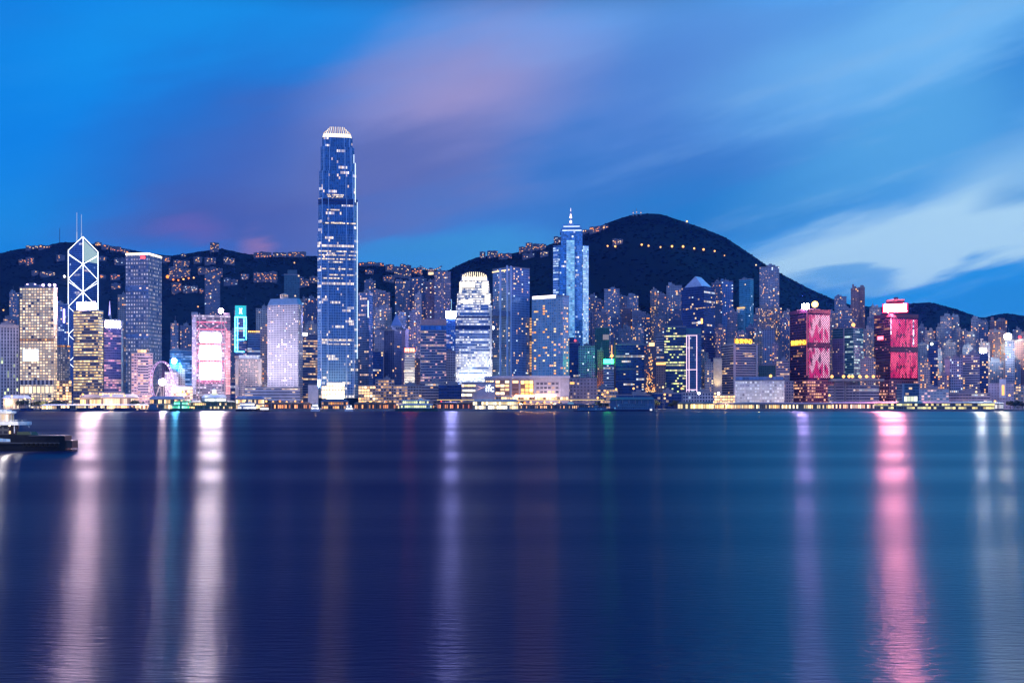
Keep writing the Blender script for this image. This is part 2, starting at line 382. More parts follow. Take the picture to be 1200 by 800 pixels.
# ------------------------------------------------------------------ towers
LAND = []        # (px centre, short name) landmarks for labels of lesser things
WIN_ME = {}
def win_mesh(c):
    if c not in WIN_ME: WIN_ME[c] = MB().box(-.5, .5, -.5, .5, -.5, .5).mesh('window', GLOWS[c])
    return WIN_ME[c]
class Tower: pass
NBUILD = [0]
def tower(label, short, x0, x1, top, D, mat, cw=3.0, ch=3.6, corner=None, deep=None, win=0, wcol=('warm', 'cream', 'amber'), wsz=(.62, .5), cat='tower', name='tower',
          group=None, cap='plant', phi=27, body='facade', base=None, wrows=(0, 1), roofmat=None):
    NBUILD[0] += 1; rng = random.Random(NBUILD[0]*17+3)
    T = Tower(); T.x0, T.x1, T.D, T.rng = x0, x1, D, rng
    pc = corner if corner else (x0+x1)/2
    u = (pc-600)/1200; a = math.atan(u); ca = math.cos(a); s = D/1200; T.s = s; T.sl = s*ca
    X = u*D
    f = R(phi); T.side = 0
    if corner:
        l, r = (corner-x0)*T.sl, (x1-corner)*T.sl
        if l >= r: T.W = l/math.cos(f); T.d = r/math.sin(f); T.side = 1; rot = -a-f
        else: T.W = r/math.cos(f); T.d = l/math.sin(f); T.side = -1; rot = -a+f
        T.k = 1/math.cos(f); T.kd = 1/math.sin(f)
        if deep: T.d = deep
        ox, oy = (-T.W/2, T.d/2) if T.side == 1 else (T.W/2, T.d/2)
    else:
        T.W = (x1-x0)*T.sl; T.d = deep or min(T.W, 34.0)*.85; rot = -a; ox, oy = 0, T.d/2; T.k = 1
    cr, sr = math.cos(rot), math.sin(rot)
    px, py = X+ox*cr-oy*sr, D+ox*sr+oy*cr
    gz = base if base is not None else ground(px, py) - (0 if py <= YF else 6)
    T.gz = gz; T.H = CAM_H+(HZ-top)*s-gz
    T.root = empty(name, (px, py, gz), rot); tag(T.root, label, cat, group)
    T.c = pc
    LAND.append((x0, x1, top, D, short))
    W2, d2 = T.W/2, T.d/2; T.W2, T.d2 = W2, d2
    T.foot = [(-W2, -d2), (W2, -d2), (W2, d2), (-W2, d2)]
    T.cw, T.ch = cw, ch
    if body:
        mb = MB().prism(T.foot, 0, T.H, cw, ch, None, True, NBUILD[0]*37); T.body = mb.build(body, mat, T.root)
    H = T.H
    if cap:
        rm = roofmat or M_ROOF
        mb = MB()
        for (a0, b0, c0, d0) in ((-W2-.25, W2+.25, -d2-.25, -d2+.6), (-W2-.25, W2+.25, d2-.6, d2+.25), (-W2-.25, -W2+.6, -d2+.6, d2-.6), (W2-.6, W2+.25, -d2+.6, d2-.6)): mb.box(a0, b0, c0, d0, H-.3, H+1.3)
        mb.build('parapet', rm, T.root)
        if cap == 'plant':
            mb = MB(); w = T.W*rng.uniform(.3, .5); o = rng.uniform(-.2, .2)*T.W; h = rng.uniform(3.5, 6.5)
            mb.box(o-w/2, o+w/2, -d2*.5, d2*.5, H, H+h)
            if T.W > 18: mb.box(o-w*.2, o+w*.12, -d2*.3, d2*.2, H+h, H+h+rng.uniform(1.5, 3.5))
            rp = mb.build('roof_plant', rm, T.root)
            if rng.random() < .5:
                mb = MB(); xx = o+rng.uniform(-.3, .3)*w; mb.bar((xx, 0, H+h), (xx, 0, H+h+rng.uniform(4, 10)), .22); mb.build('aerial', M_STEEL, rp)
    if win:
        nc = max(1, round(T.W/cw)); nr = max(1, round(H/ch)); cells = []
        for r_ in range(int(nr*wrows[0]), int(nr*wrows[1])):
            for c in range(nc): cells.append(('f', c, r_))
        if corner:
            nd = max(1, round(T.d/cw))
            for r_ in range(int(nr*wrows[0]), int(nr*wrows[1])):
                for c in range(nd): cells.append(('s', c, r_))
        # lights gather in columns, as stacked living rooms do
        colw = {}
        def wgt(q):
            key = (q[0], q[1]); colw.setdefault(key, rng.random()**2*3+.15); return rng.random()**(1/colw[key])
        cells.sort(key=wgt, reverse=True)
        ww, hh = T.W/nc*wsz[0], H/nr*wsz[1]
        for k, c, r_ in cells[:win]:
            me = win_mesh(rng.choice(wcol)); z = (r_+.5)*H/nr
            if k == 'f': link('window', me, T.root, (-W2+(c+.5)*T.W/nc, -d2-.05, z), (0, 0, 0), (ww, .3, hh))
            else:
                wd = T.d/nd*wsz[0]; yy = -d2+(c+.5)*T.d/nd
                link('window', me, T.root, (T.side*(W2+.05), yy, z), (0, 0, 0), (.3, wd, hh))
    # helpers in picture units on the front face
    def fx(p):
        if not corner: return (p-pc)*T.sl
        return W2-(pc-p)*T.sl*T.k if T.side == 1 else -W2+(p-pc)*T.sl*T.k
    T.fx = fx
    T.z = lambda y: CAM_H+(HZ-y)*s-gz
    def sy(p): return -d2+abs(p-pc)*T.sl*T.kd
    T.sy = sy
    def panel(nm, p0, p1, y0, y1, m, out=.4, parent=None, thick=None, cells=None):
        a0, a1 = sorted((fx(p0), fx(p1))); z0, z1 = T.z(y1), T.z(y0)
        if cells:
            mb = MB().prism([(a0, -d2-out), (a1, -d2-out), (a1, -d2+.01+(thick or 0)), (a0, -d2+.01+(thick or 0))], z0, z1, cells[0], cells[1], None, True, NBUILD[0]*11+int(p0))
        else: mb = MB().box(a0, a1, -d2-out, -d2+.02+(thick or 0), z0, z1)
        return mb.build(nm, m, parent or T.root)
    T.panel = panel
    def spanel(nm, p0, p1, y0, y1, m, out=.4, cells=None):
        a0, a1 = sorted((sy(p0), sy(p1))); z0, z1 = T.z(y1), T.z(y0); x = T.side*W2
        lo, hi = (x-.02, x+out) if T.side > 0 else (x-out, x+.02)
        if cells: mb = MB().prism([(lo, a0), (hi, a0), (hi, a1), (lo, a1)], z0, z1, cells[0], cells[1], None, True, NBUILD[0]*13)
        else: mb = MB().box(lo, hi, a0, a1, z0, z1)
        return mb.build(nm, m, T.root)
    T.spanel = spanel
    def lbox(nm, x0_, x1_, y0_, y1_, z0_, z1_, m, parent=None): return MB().box(x0_, x1_, y0_, y1_, z0_, z1_).build(nm, m, parent or T.root)
    T.lbox = lbox
    def lamp(nm, p, y, r, m, yy=None):
        bm = bmesh.new(); bmesh.ops.create_icosphere(bm, subdivisions=2, radius=r); me = bpy.data.meshes.new(nm); bm.to_mesh(me); bm.free(); me.materials.append(m)
        return link(nm, me, T.root, (fx(p), -d2-r if yy is None else yy, T.z(y)))
    T.lamp = lamp
    return T
def to_mesh_object(o):
    """swap a text object for a mesh of the same lettering"""
    me = bpy.data.meshes.new_from_object(o.evaluated_get(bpy.context.evaluated_depsgraph_get()))
    loc, rot, sc, par, nm = o.location.copy(), o.rotation_euler.copy(), o.scale.copy(), o.parent, o.name
    mt = o.data.materials[0]; bpy.data.objects.remove(o)
    n = link('lettering', me, par, loc, rot, sc)
    if not me.materials: me.materials.append(mt)
    return n
def sign_text(T, txt, p0, p1, y0, y1, m, parent=None, out=.6):
    cu = bpy.data.curves.new('lettering', 'FONT'); cu.body = txt; cu.align_x = 'CENTER'; cu.align_y = 'CENTER'; cu.extrude = .2
    cu.size = 1.0; o = bpy.data.objects.new('lettering', cu); COL.objects.link(o); cu.materials.append(m)
    bpy.context.view_layer.update(); w, h = max(o.dimensions.x, .1), max(o.dimensions.y, .1)
    tw, th = abs(T.fx(p1)-T.fx(p0)), abs(T.z(y0)-T.z(y1))
    o.parent = parent or T.root; o.location = ((T.fx(p0)+T.fx(p1))/2, -T.d2-out, (T.z(y0)+T.z(y1))/2); o.rotation_euler = (PI/2, 0, 0)
    o.scale = (tw/w, th/h, 1); o = to_mesh_object(o)
    return o
def uplight(T, p, y, rgb, energy, tp, ty, size=60, out=14):
    """a floodlight spot without a fitting before the facade, aimed up it"""
    ld = bpy.data.lights.new('floodlight', 'SPOT'); ld.energy = energy; ld.color = rgb; ld.spot_size = R(size); ld.spot_blend = .8; ld.shadow_soft_size = 1.0
    o = bpy.data.objects.new('floodlight', ld); COL.objects.link(o); o.parent = T.root
    a = Vector((T.fx(p), -T.d2-out, T.z(y))); c = Vector((T.fx(tp), -T.d2, T.z(ty)))
    o.location = a; o.rotation_euler = (c-a).to_track_quat('-Z', 'Y').to_euler()
    return o

# ------------------------------------------------------------------ dusk air over the harbour and the hills
m_air = bpy.data.materials.new('dusk_air'); m_air.use_nodes = True; t = NT(m_air.node_tree); t.n.clear()
pv = t.n.new('ShaderNodeVolumePrincipled'); pv.inputs['Color'].default_value = (.05, .22, 1, 1); pv.inputs['Density'].default_value = HAZE_D; pv.inputs['Anisotropy'].default_value = .35
ov = t.n.new('ShaderNodeOutputMaterial'); t.l.new(pv.outputs[0], ov.inputs['Volume'])
if HAZE_D > 0:
    o = MB().box(-6200, 6200, -2600, 6100, -6, 760).build('haze', m_air); tag(o, 'thin blue dusk air over the harbour', None, None, 'stuff')
# ------------------------------------------------------------------ facade materials
F = facade
f_white_slot = F('white_slot_facade', (.5, .49, .52), (.05, .06, .08), .45, .8, .10, 0, 0, LIME, (1, .95, .6), .9)
f_beige_bright = F('beige_lit_facade', (.5, .4, .3), (.1, .08, .06), .72, .62, .96, 0, 0, (1, .62, .3), (1, .82, .55), 1.0)
f_yellow = F('yellow_band_facade', (.16, .15, .17), (.06, .05, .05), .96, .5, .25, .55, .15, (1, .58, .14), (1, .8, .4), .95)
f_purple = F('purple_glass_facade', (.16, .12, .24), (.12, .1, .26), .95, .6, .06, .3, .05, (1, .35, .4), (1, .6, .35), .6, .4)
f_boc = F('dark_blue_glass', (.10, .16, .3), (.07, .14, .32), .9, .85, .02, .02, 0, COOL, CREAM, .35, .6, .15)
f_ckc = F('grid_tower_facade', (.10, .13, .2), (.07, .16, .36), .46, .5, .8, .0, 0, (1, .76, .46), (.95, .95, 1), .36, .5)
f_pink = F('pink_stone_facade', (.5, .34, .36), (.08, .06, .09), .8, .5, .2, .2, 0, WARM, CREAM, .7)
f_pinkband = F('pink_stone_strip_windows', (.5, .36, .38), (.05, .05, .08), .97, .52, .1, .25, 0, WARM, CREAM, .8)
f_jardine = F('porthole_facade', (.56, .53, .6), (.03, .04, .08), .62, .62, .05, .02, 0, (1, .8, .55), (1, .95, .85), 1.0, 0, .2, 4, True)
f_ifc = F('blue_glass_curtain_wall', (.17, .29, .43), (.045, .16, .34), .76, .93, .03, .03, .01, (1, .7, .4), (.9, .92, 1), .8, .65, .12)
f_ifc_lit = F('blue_glass_lit_floors', (.19, .32, .46), (.045, .16, .34), .76, .84, .03, .1, .05, (1, .72, .4), (1, .88, .68), .9, .6, .12)
f_ifcs = F('white_lit_curtain_wall', (.45, .5, .58), (.09, .2, .42), .95, .55, .05, .25, .25, (1, .9, .7), (.9, .95, 1), .75, .5, .14)
f_ifcsb = F('white_lit_lower_wall', (.6, .6, .6), (.09, .2, .42), .97, .62, .2, .5, .6, (1, .9, .7), (1, .96, .88), .7, .4, .14)
f_ribs = F('blue_ribbed_residence', (.2, .32, .5), (.06, .16, .36), .55, .72, .03, 0, 0, WARM, COOL, .9, .5)
f_hotel = F('pale_blue_hotel_facade', (.36, .5, .58), (.12, .34, .52), .7, .6, .02, 0, 0, AMBER, WARM, 1.0, .5, .4)
f_center = F('blue_mirror_facade', (.2, .42, .62), (.13, .33, .58), .94, .8, .02, .03, .02, (.8, .95, 1), CREAM, .8, .8, .1)
f_centerlit = F('cyan_lit_glass', (.5, .75, .8), (.2, .5, .6), .96, .7, .7, .6, .6, (.3, .75, .95), (.55, .88, 1), .42, .4, .14)
f_dark = F('dark_blue_office_glass', (.03, .05, .12), (.02, .05, .15), .95, .7, .015, .03, .02, CREAM, COOL, .7, .6, .12)
f_darklime = F('dark_office_green_lit', (.04, .07, .12), (.02, .06, .14), .92, .5, .05, .22, .08, LIME, (1, .9, .4), .8, .5, .14)
f_band_grey = F('grey_striped_office', (.36, .33, .36), (.03, .04, .09), .98, .48, .03, .08, 0, WARM, COOL, .7, .3)
f_band_beige = F('beige_striped_office', (.5, .4, .36), (.03, .035, .08), .985, .5, .02, .05, 0, WARM, CREAM, .8, .2)
f_bluepink = F('striped_tower_pink_lights', (.3, .29, .34), (.05, .09, .2), .97, .55, .1, .2, .1, (1, .5, .5), CREAM, .6, .4)
f_teal = F('teal_glass_tower', (.08, .3, .36), (.05, .27, .36), .82, .75, .03, 0, 0, COOL, CREAM, .6, .55)
f_green = F('green_glass_office', (.08, .22, .24), (.03, .2, .2), .94, .6, .04, .12, 0, (.75, 1, .85), COOL, .6, .5)
f_red = F('dark_red_office_glass', (.10, .03, .06), (.05, .015, .04), .95, .6, .04, .1, .03, (1, .35, .25), WARM, .45, .5)
f_grid_grey = F('grey_gridded_office', (.33, .37, .48), (.03, .05, .11), .66, .6, .03, .02, 0, COOL, CREAM, .8)
f_lav = F('lavender_gridded_office', (.42, .37, .44), (.05, .06, .11), .95, .5, .05, .04, 0, CREAM, COOL, .7)
f_mall = F('mall_stone', (.42, .38, .4), (.1, .08, .07), .8, .6, .3, .2, 0, WARM, CREAM, .8)
f_shop = F('lit_shop_front', (.4, .34, .28), (.2, .14, .08), .8, .66, .7, .3, 0, (1, .5, .15), (1, .76, .42), 2.0)
f_pier = F('lit_pier_openings', (.3, .27, .24), (.1, .07, .05), .84, .72, .72, .2, 0, (1, .5, .16), (1, .86, .5), 1.5)
f_pier_y = F('yellow_pier_windows', (.2, .2, .2), (.1, .09, .05), .93, .6, .7, .4, .2, (1, .72, .2), (.85, .9, .5), 1.2)
f_whitelow = F('white_lit_offices', (.6, .62, .66), (.4, .42, .46), .8, .6, .75, .2, 0, (.85, .92, 1), (1, .97, .9), .34)
def resid(n, wall, p=.07, k=.9, fw=.55, fh=.5, A=WARM, B=CREAM):
    return F(n, wall, (.03, .045, .1), fw, fh, p, 0, 0, A, B, k)
f_r1 = resid('slate_apartment_wall', (.2, .21, .26)); f_r2 = resid('mauve_apartment_wall', (.3, .25, .27), .13); f_r3 = resid('pale_blue_apartment_wall', (.3, .35, .42), .12)
f_r4 = resid('brown_apartment_wall', (.26, .15, .15)); f_r5 = resid('cream_apartment_wall', (.42, .37, .33), .12); f_r6 = resid('navy_apartment_wall', (.1, .14, .22), .1)
f_r7 = resid('dense_lit_apartment_wall', (.32, .27, .25), .26); f_house = resid('hill_house_wall', (.2, .17, .17), .08, 1.0, .6, .55)

# ------------------------------------------------------------------ the front rows, seen from the water
T = tower('pale slab office with tall slit windows at the frame edge', 'pale slit-window slab', -10, 22, 382, 1640, f_white_slot, 4.6, 5.4)
T.panel('cornice', -10, 22, 380.5, 384, M_STONE, 1.2)

T = tower('beige gridded office block with nearly every window lit and violet roof lamps', 'beige lit office', 23, 67, 337, 1610, f_beige_bright, 4.4, 4.4, 63)
T.panel('service_floor', 23, 63, 396.5, 399.5, F('orange_lit_louvres', (.3, .2, .12), (.2, .1, .04), .7, .7, .8, 0, 0, AMBER, WARM, .7), .5, cells=(5, 4))
T.panel('base_arcade', 23.5, 62.8, 452, 461, F('tall_lit_arcade', (.45, .36, .3), (.3, .2, .1), .78, .86, 1, 0, 0, (1, .7, .35), (1, .85, .55), 2.0), .8, cells=(6.4, 12))
T.panel('upper_arcade', 23.5, 62.8, 445, 451, F('arcade_dark_openings', (.6, .48, .4), (.08, .06, .06), .55, .9, .1, 0, 0), .8, cells=(6.4, 8))
T.panel('lit_sign', 27, 45, 409, 423, glow('white_blue_sign_light', (.75, .85, 1), 1.6), .9)
for p in (30, 39, 48.5, 56, 62): T.lamp('roof_lamp', p, 333.5, 2.2, GLOWS['violet'], 0)

T = tower('slim dark glass tower squeezed between the beige lit office and the diagonal-braced tower', 'slim dark glass tower', 66, 80, 357, 1760, f_boc, 3, 3.8, win=14, wcol=('cool', 'cream'))
T.panel('violet_light', 74, 76, 362, 378, GLOWS['violet'], .5)
T = tower('rounded low glass block with a glowing orange rim', 'rounded low glass block', 65, 82, 404, 1680, f_dark, 3, 3.8, win=12, body=None, cap=None, cat='office block')
T.body = MB().cyl(0, 0, 0, T.H, T.W*.52, None, 20, 3, 3.8).build('facade', f_ckc, T.root)
MB().cyl(0, 0, T.H-3.5, T.H-.5, T.W*.53, None, 20, 3, 3).build('rim_light', F('orange_rim', (.3, .15, .05), (.3, .12, .04), .8, .6, .8, 0, 0, AMBER, WARM, 1.0), T.root)
MB().cyl(0, 0, 20, 24, T.W*.53, None, 20).build('floor_band', M_CONC, T.root)

# diagonal-braced prism tower
T = tower('faceted glass skyscraper outlined in white light with crossed diagonals and twin masts', 'diagonal-braced tower', 80, 115, 292, 1860, f_boc, 3.2, 4, 97.2, body=None, cap=None, phi=45, cat='skyscraper', name='skyscraper')
H = T.H; W2, d2 = T.W2, T.d2
apex = T.z(277)
m_bl = glow('white_outline_light', (.92, .96, 1), 3.2)
mb = MB(); fc = (W2 if T.side == 1 else -W2, -d2)
top = [(-W2, -d2, H), (W2, -d2, H), (W2, d2, H), (-W2, d2, H)]
top = [(x, y, apex if (x, y) == fc else (H-18 if (x*fc[0] < 0 and y > 0) else H)) for x, y, z in top]
rows = round(H/4); ncw = round(T.W/3.2)
for i in range(4):
    a, b_ = top[i], top[(i+1) % 4]
    mb.quad((a[0], a[1], 0), (b_[0], b_[1], 0), b_, a, [(i*50, 0), (i*50+ncw, 0), (i*50+ncw, rows*b_[2]/H), (i*50, rows*a[2]/H)])
mb.ngon(top); T.body = mb.build('facade', f_boc, T.root)
def on_face(face, t_, y):   # t_: 0 at the front edge, 1 at the outer edge
    z = T.z(y); fx0 = fc[0]
    if face == 'f': return (fx0*(1-2*t_)*1.0, -d2-.3, z)
    return (fx0+(.3 if fx0 > 0 else -.3), -d2+t_*2*d2, z)
for face in 'fs':
    yn = 278.0
    MB().bar(on_face(face, 0, 277.3), on_face(face, 1, 292), .5).build('light_strip', m_bl, T.root)
    MB().bar(on_face(face, 1, 292), on_face(face, 1, 458), .5).build('light_strip', m_bl, T.root)
    seq = [(1, 296), (0, 309.5), (1, 325.5), (0, 342), (1, 358.5), (0, 375), (1, 391.5), (0, 408), (1, 424), (0, 440)]
    for (a, y0), (b_, y1) in zip(seq, seq[1:]): MB().bar(on_face(face, a, y0), on_face(face, b_, y1), .45).build('light_strip', m_bl, T.root)
    seq = [(1, 327), (0, 311)]
    MB().bar(on_face(face, 1, 329), on_face(face, 0, 342), .45).build('light_strip', m_bl, T.root)
    MB().bar(on_face(face, 0, 309.5), on_face(face, 1, 297), .45).build('light_strip', m_bl, T.root)
MB().bar((fc[0]*1.006, -d2-.4, T.z(278)), (fc[0]*1.006, -d2-.4, T.z(458)), .5).build('light_strip', m_bl, T.root)
side_f = 's' if T.side == 1 else 'f'
A_ = [on_face(side_f, .06, 281), on_face(side_f, .06, 306), on_face(side_f, .97, 306), on_face(side_f, .97, 294)]
mb = MB(); off = Vector((.12*T.side, 0, 0)) if side_f == 's' else Vector((0, -.12, 0))
P0 = [tuple(Vector(q)+off) for q in A_]; P1 = [tuple(Vector(q)-off*1.5) for q in A_]
mb.ngon(P0); mb.ngon(list(reversed(P0))); [mb.quad(P0[i], P0[(i+1) % 4], P1[(i+1) % 4], P1[i]) for i in range(4)]
mb.build('lit_glass_gable', glow('pale_lit_gable', (.50, .74, .82), .75), T.root)
for p, tp in ((92, 247), (103, 248)):
    xx, yy = (p-97.2)*T.sl*.7, 6.0
    m_ = MB().bar((xx-4, yy, T.z(294)), (xx-4, yy, T.z(270)), .8).bar((xx-4, yy, T.z(270)), (xx-4, yy, T.z(tp)), .4).build('mast', glow('dim_mast_glow', (.55, .68, .95), .8), T.root)  # masts given a dim glow of their own to look faintly lit

T = tower('office tower with continuous yellow-lit floors under a blazing white roof sign', 'yellow-floored office', 86, 121, 364, 1625, f_yellow, 3.4, 4.6, 115, phi=30, cap='rim')
T.panel('roof_sign', 89, 108, 354, 362, glow('blazing_white_sign', (1, .68, .83), 720.0), -3, thick=6)
T.lbox('sign_frame_or_halo', T.fx(87), T.fx(110), -T.d2+6.5, -T.d2+9, T.H, T.z(353), M_DARK)
T.panel('service_floor', 86, 115, 416.5, 422, F('dark_service_floor', (.05, .06, .13), (.03, .04, .1), .9, .5, .02), .5, cells=(3.4, 4))
T.panel('base_hall', 86, 115, 459, 466, F('dark_base_hall', (.08, .09, .15), (.06, .06, .1), .8, .7, .15), .5, cells=(5, 5))

T = tower('narrow violet glass tower with a glowing white top panel and a lit spire', 'violet glass tower', 122, 144, 375, 1665, f_purple, 3, 4, cap='rim')
T.panel('top_sign', 123.5, 141, 376, 384, glow('soft_white_sign', (.85, .88, 1), 50), .6)
T.panel('corner_fin', 142, 144, 375, 463, M_STONE, .8); MB().bar((T.fx(130), 0, T.H), (T.fx(129), 0, T.H+10), 2.2).build('spire_base', M_STEEL, T.root)
mb = MB(); mb.cyl(T.fx(128.5), 0, T.H+8, T.z(352), 1.6, .2, 8); mb.build('spire', glow('violet_spire_light', (.45, .4, 1), 2.2), T.root)

T = tower('plain beige block half hidden behind the grid-lit tower', 'plain beige block', 138, 150, 346, 1980, f_r5, 4, 4, win=4)

T = tower('tall square tower of gridded lights with a bright rim along its flat roof', 'grid-lit square tower', 147, 190, 297, 1790, f_ckc, 5.0, 6.6, 174, phi=28, cap='rim', cat='skyscraper', name='skyscraper')
for (a, b_) in ((147.3, 173.8),): T.panel('rim_light', a, b_, 296.2, 298.4, glow('warm_rim_light', (1, .85, .62), 3.0), .9)
T.spanel('rim_light', 174.2, 189.6, 296.2, 298.4, glow('warm_rim_light', (1, .85, .62), 3.0), .9)
for y0, y1 in ((334, 341), (391, 396)): T.panel('service_floor', 147, 174, y0, y1, F('blue_service_floor', (.09, .14, .26), (.08, .16, .34), .8, .7, .06), .4, cells=(4.2, 4))
T.panel('logo_light', 165, 170, 300, 303, GLOWS['red'], .7)

T = tower('stocky pink stone office with dark strip windows in front of the grid-lit tower', 'stocky pink office', 154, 179, 414, 1630, f_pink, 4, 4.4, cap='rim', cat='office block')
T.panel('window_bay', 161.5, 174, 418, 461, f_pinkband, .5, cells=(4, 4.4)); T.panel('top_floor', 161, 175, 409, 414, f_shop, -2, thick=8, cells=(4, 5))

T = tower('pair-topped apartment tower left of a shadowed hillside gap', 'pair-topped apartments', 200, 209, 379, 2090, f_r3, 3, 3.4, win=22, cat='apartment tower', name='apartment_tower')
T = tower('apartment tower with a round water tank on its roof near the pink-lit bank', 'round-tank apartments', 211, 224, 382, 2110, f_r1, 3, 3.4, win=26, cat='apartment tower', name='apartment_tower')
mb = MB().cyl(0, 0, T.H, T.H+6, 4, None, 12); mb.build('water_tank', M_STONE, T.root)
T = tower('low blue-lit glass slab behind the observation wheel', 'blue-lit glass slab', 199, 225, 411, 1800, F('blue_strip_office', (.05, .09, .18), (.04, .12, .26), .98, .55, .1, .3, .2, (.2, .5, 1), COOL, .4, .4), 3.6, 4, cat='office block')
T = tower('pinkish low block glowing white beside the wheel', 'pinkish low block', 193, 209, 436, 1660, F('pinkish_lit_wall', (.6, .45, .5), (.4, .3, .35), .6, .6, .7, 0, 0, (1, .7, .8), (1, .95, 1), .8), 3, 3.6, cat='office block')
T = tower('thin tan tower behind the wheel carrying a dazzling blue-white lamp', 'thin tan tower', 209, 217, 432, 1680, F('tan_wall', (.45, .33, .28), (.05, .05, .08), .4, .5, .06), 3.4, 3.8)
T.lamp('floodlight_lamp', 204, 423, 4.2, glow('blue_white_lamp', (.12, .58, 1), 560.0)); MB().bar((T.fx(204), -T.d2-4, -2), (T.fx(204), -T.d2-4, T.z(424)), .5).build('lamp_post', M_STEEL, T.root)

# pink-lit bank with exposed trusses and three screens
T = tower('bank headquarters with exposed pink-lit trusses and three glowing white screens', 'pink-trussed bank', 225, 270, 369, 1650, F('bank_facade', (.22, .19, .22), (.2, .17, .22), .94, .6, .25, .25, .1, (1, .7, .72), (.9, .92, 1), .65, .3), 3.2, 4, cap=None, deep=50, cat='skyscraper', name='skyscraper')
m_pk = glow('pink_truss_light', (1, .22, .38), 1.1); m_scr = glow('white_screen', (1, .82, .93), 170.0)
for y0, y1 in ((391.3, 400.6), (405.8, 420.8), (426, 443.4)): T.panel('screen', 235, 258, y0, y1, m_scr, 1.2)
for y in (377.5, 386, 403.2, 423.2, 446): T.panel('truss_chord', 228, 266, y-.7, y+.7, m_pk, .9)
for yb, yt in ((386, 377.5), (403.2, 386), (423.2, 403.2), (446, 423.2)):
    for a, b_ in ((228, 234.5), (266, 259.5)):
        MB().bar((T.fx(a), -T.d2-.7, T.z(yb)), (T.fx(b_), -T.d2-.7, T.z(yt)), .5).build('truss_brace', m_pk, T.root)
for a, b_ in ((234.5, 246.5), (259.5, 246.5)):
    MB().bar((T.fx(a), -T.d2-.7, T.z(378)), (T.fx(b_), -T.d2-.7, T.z(385.5)), .6).build('truss_brace', m_pk, T.root)
for p in (230, 234, 259.5, 263.5):
    mb = MB().bar((T.fx(p), -T.d2-1.2, 0), (T.fx(p), -T.d2-1.2, T.z(367)), .8)
    for k in range(24): z = T.H*k/24; mb.bar((T.fx(p)-1.2, -T.d2-1.2, z), (T.fx(p)+1.2, -T.d2-1.2, z+1), .35)
    mb.build('ladder_mast', M_STONE, T.root)
T.panel('stair_tower', 264.5, 270, 387, 462, F('pink_lit_stairs', (.6, .35, .35), (.5, .2, .2), .8, .6, .95, 0, 0, (1, .3, .25), (1, .45, .35), .9), 1.5, cells=(3, 4))
T.panel('lift_tower', 225, 230, 372, 462, F('pale_lift_tower', (.55, .52, .6), (.4, .38, .46), .7, .5, .4, 0, 0, (.8, .8, 1), (1, .9, 1), .5), 1.5, cells=(2.4, 4))
T.panel('cross_band', 225, 264, 446, 449.5, F('pink_dotted_band', (.4, .2, .25), (.3, .1, .15), .6, .6, .6, 0, 0, (1, .25, .4), (1, .6, .6), 1.0), .9, cells=(2.4, 2.4))
for p in (228, 266): T.lbox('roof_crane', T.fx(p)-5, T.fx(p)+5, -8, 4, T.H, T.z(365), M_STEEL)
T.lamp('roof_lamp', 259, 363, 4.2, glow('pink_roof_lamp', (1, .45, .7), 60.0), -12)
uplight(T, 247, 460, (1, .55, .75), 6e5, 247, 400, 80, 30)

T = tower('slim tower banded in teal neon with a glowing turquoise top panel', 'teal neon tower', 275, 289, 358, 1730, F('mauve_band_glass', (.2, .18, .3), (.1, .12, .26), .9, .6, .1, .2, 0, (1, .6, .6), CREAM, .5, .4), 3, 4, cap=None)
T.panel('top_sign', 275.6, 288.4, 358, 371, glow('turquoise_panel', (.03, .5, .62), 1.3), .8)
mb = MB(); zz = T.z(364.5); xx = T.fx(282)
for i in range(2):
    s_ = 1 if i == 0 else -1
    for a, b_ in (((-2.6*s_, 4.6), (1.8*s_, 1.8)), ((1.8*s_, 1.8), (-1.8*s_, -1)), ((-1.8*s_, -1), (2.6*s_, -4.6))): mb.bar((xx+a[0], -T.d2-1.3, zz+a[1]), (xx+b_[0], -T.d2-1.3, zz+b_[1]), .95)
mb.build('emblem', glow('pale_emblem_light', (.8, 1, 1), 2.4), T.root)
m_nb = glow('cyan_neon', (.08, .62, 1), 12)
for p, ya, yb in ((275.4, 371, 412), (278.3, 371, 412), (286, 371, 394), (288.6, 371, 398)): T.panel('neon_tube', p-.35, p+.35, ya, yb, m_nb, .8)
for y, a, b_ in ((371.5, 275.2, 289), (384.5, 275.2, 289), (398, 278, 286.4), (412, 276, 286)): T.panel('neon_tube', a, b_, y-.45, y+.45, m_nb, .7)

T = tower('broad beige hotel block with warm uplit corner piers below the teal neon tower', 'broad beige hotel', 276, 307, 421, 1630, F('beige_hotel_wall', (.5, .42, .38), (.12, .1, .11), .7, .5, .25, 0, 0, (1, .55, .4), CREAM, .6), 2.6, 3.4, cap='rim', cat='hotel')
for p in (277.5, 304.5): T.panel('corner_pier', p-1.8, p+1.8, 423, 463, M_STONE, 1.6); uplight(T, p, 463, (1, .62, .2), 9e4, p, 430, 28, 9)
T.panel('penthouse', 280, 303, 416, 421, f_whitelow, -3, thick=14, cells=(2.6, 3))
T = tower('stepped glass block with a row of bright lamps on its terrace', 'stepped lamp-terrace block', 290, 305, 391, 1740, F('blue_step_glass', (.16, .22, .34), (.1, .16, .3), .98, .6, .05, .2, .1, COOL, CREAM, .5, .4), 3.4, 4, cap='rim', cat='office block')
for k in range(6): T.lamp('terrace_lamp', 291.5+k*2.4, 388.5, 1.3, GLOWS['lamp'])
T = tower('cream apartment block with lit top floors beside the porthole tower', 'cream lit-top apartments', 300, 316, 362, 1900, f_r5, 4, 4, win=22, cat='apartment tower', name='apartment_tower')
T = tower('thin shadowed tower hugging the left side of the porthole tower', 'thin shadowed tower', 305, 314, 383, 1720, f_r2, 3, 4, win=10)

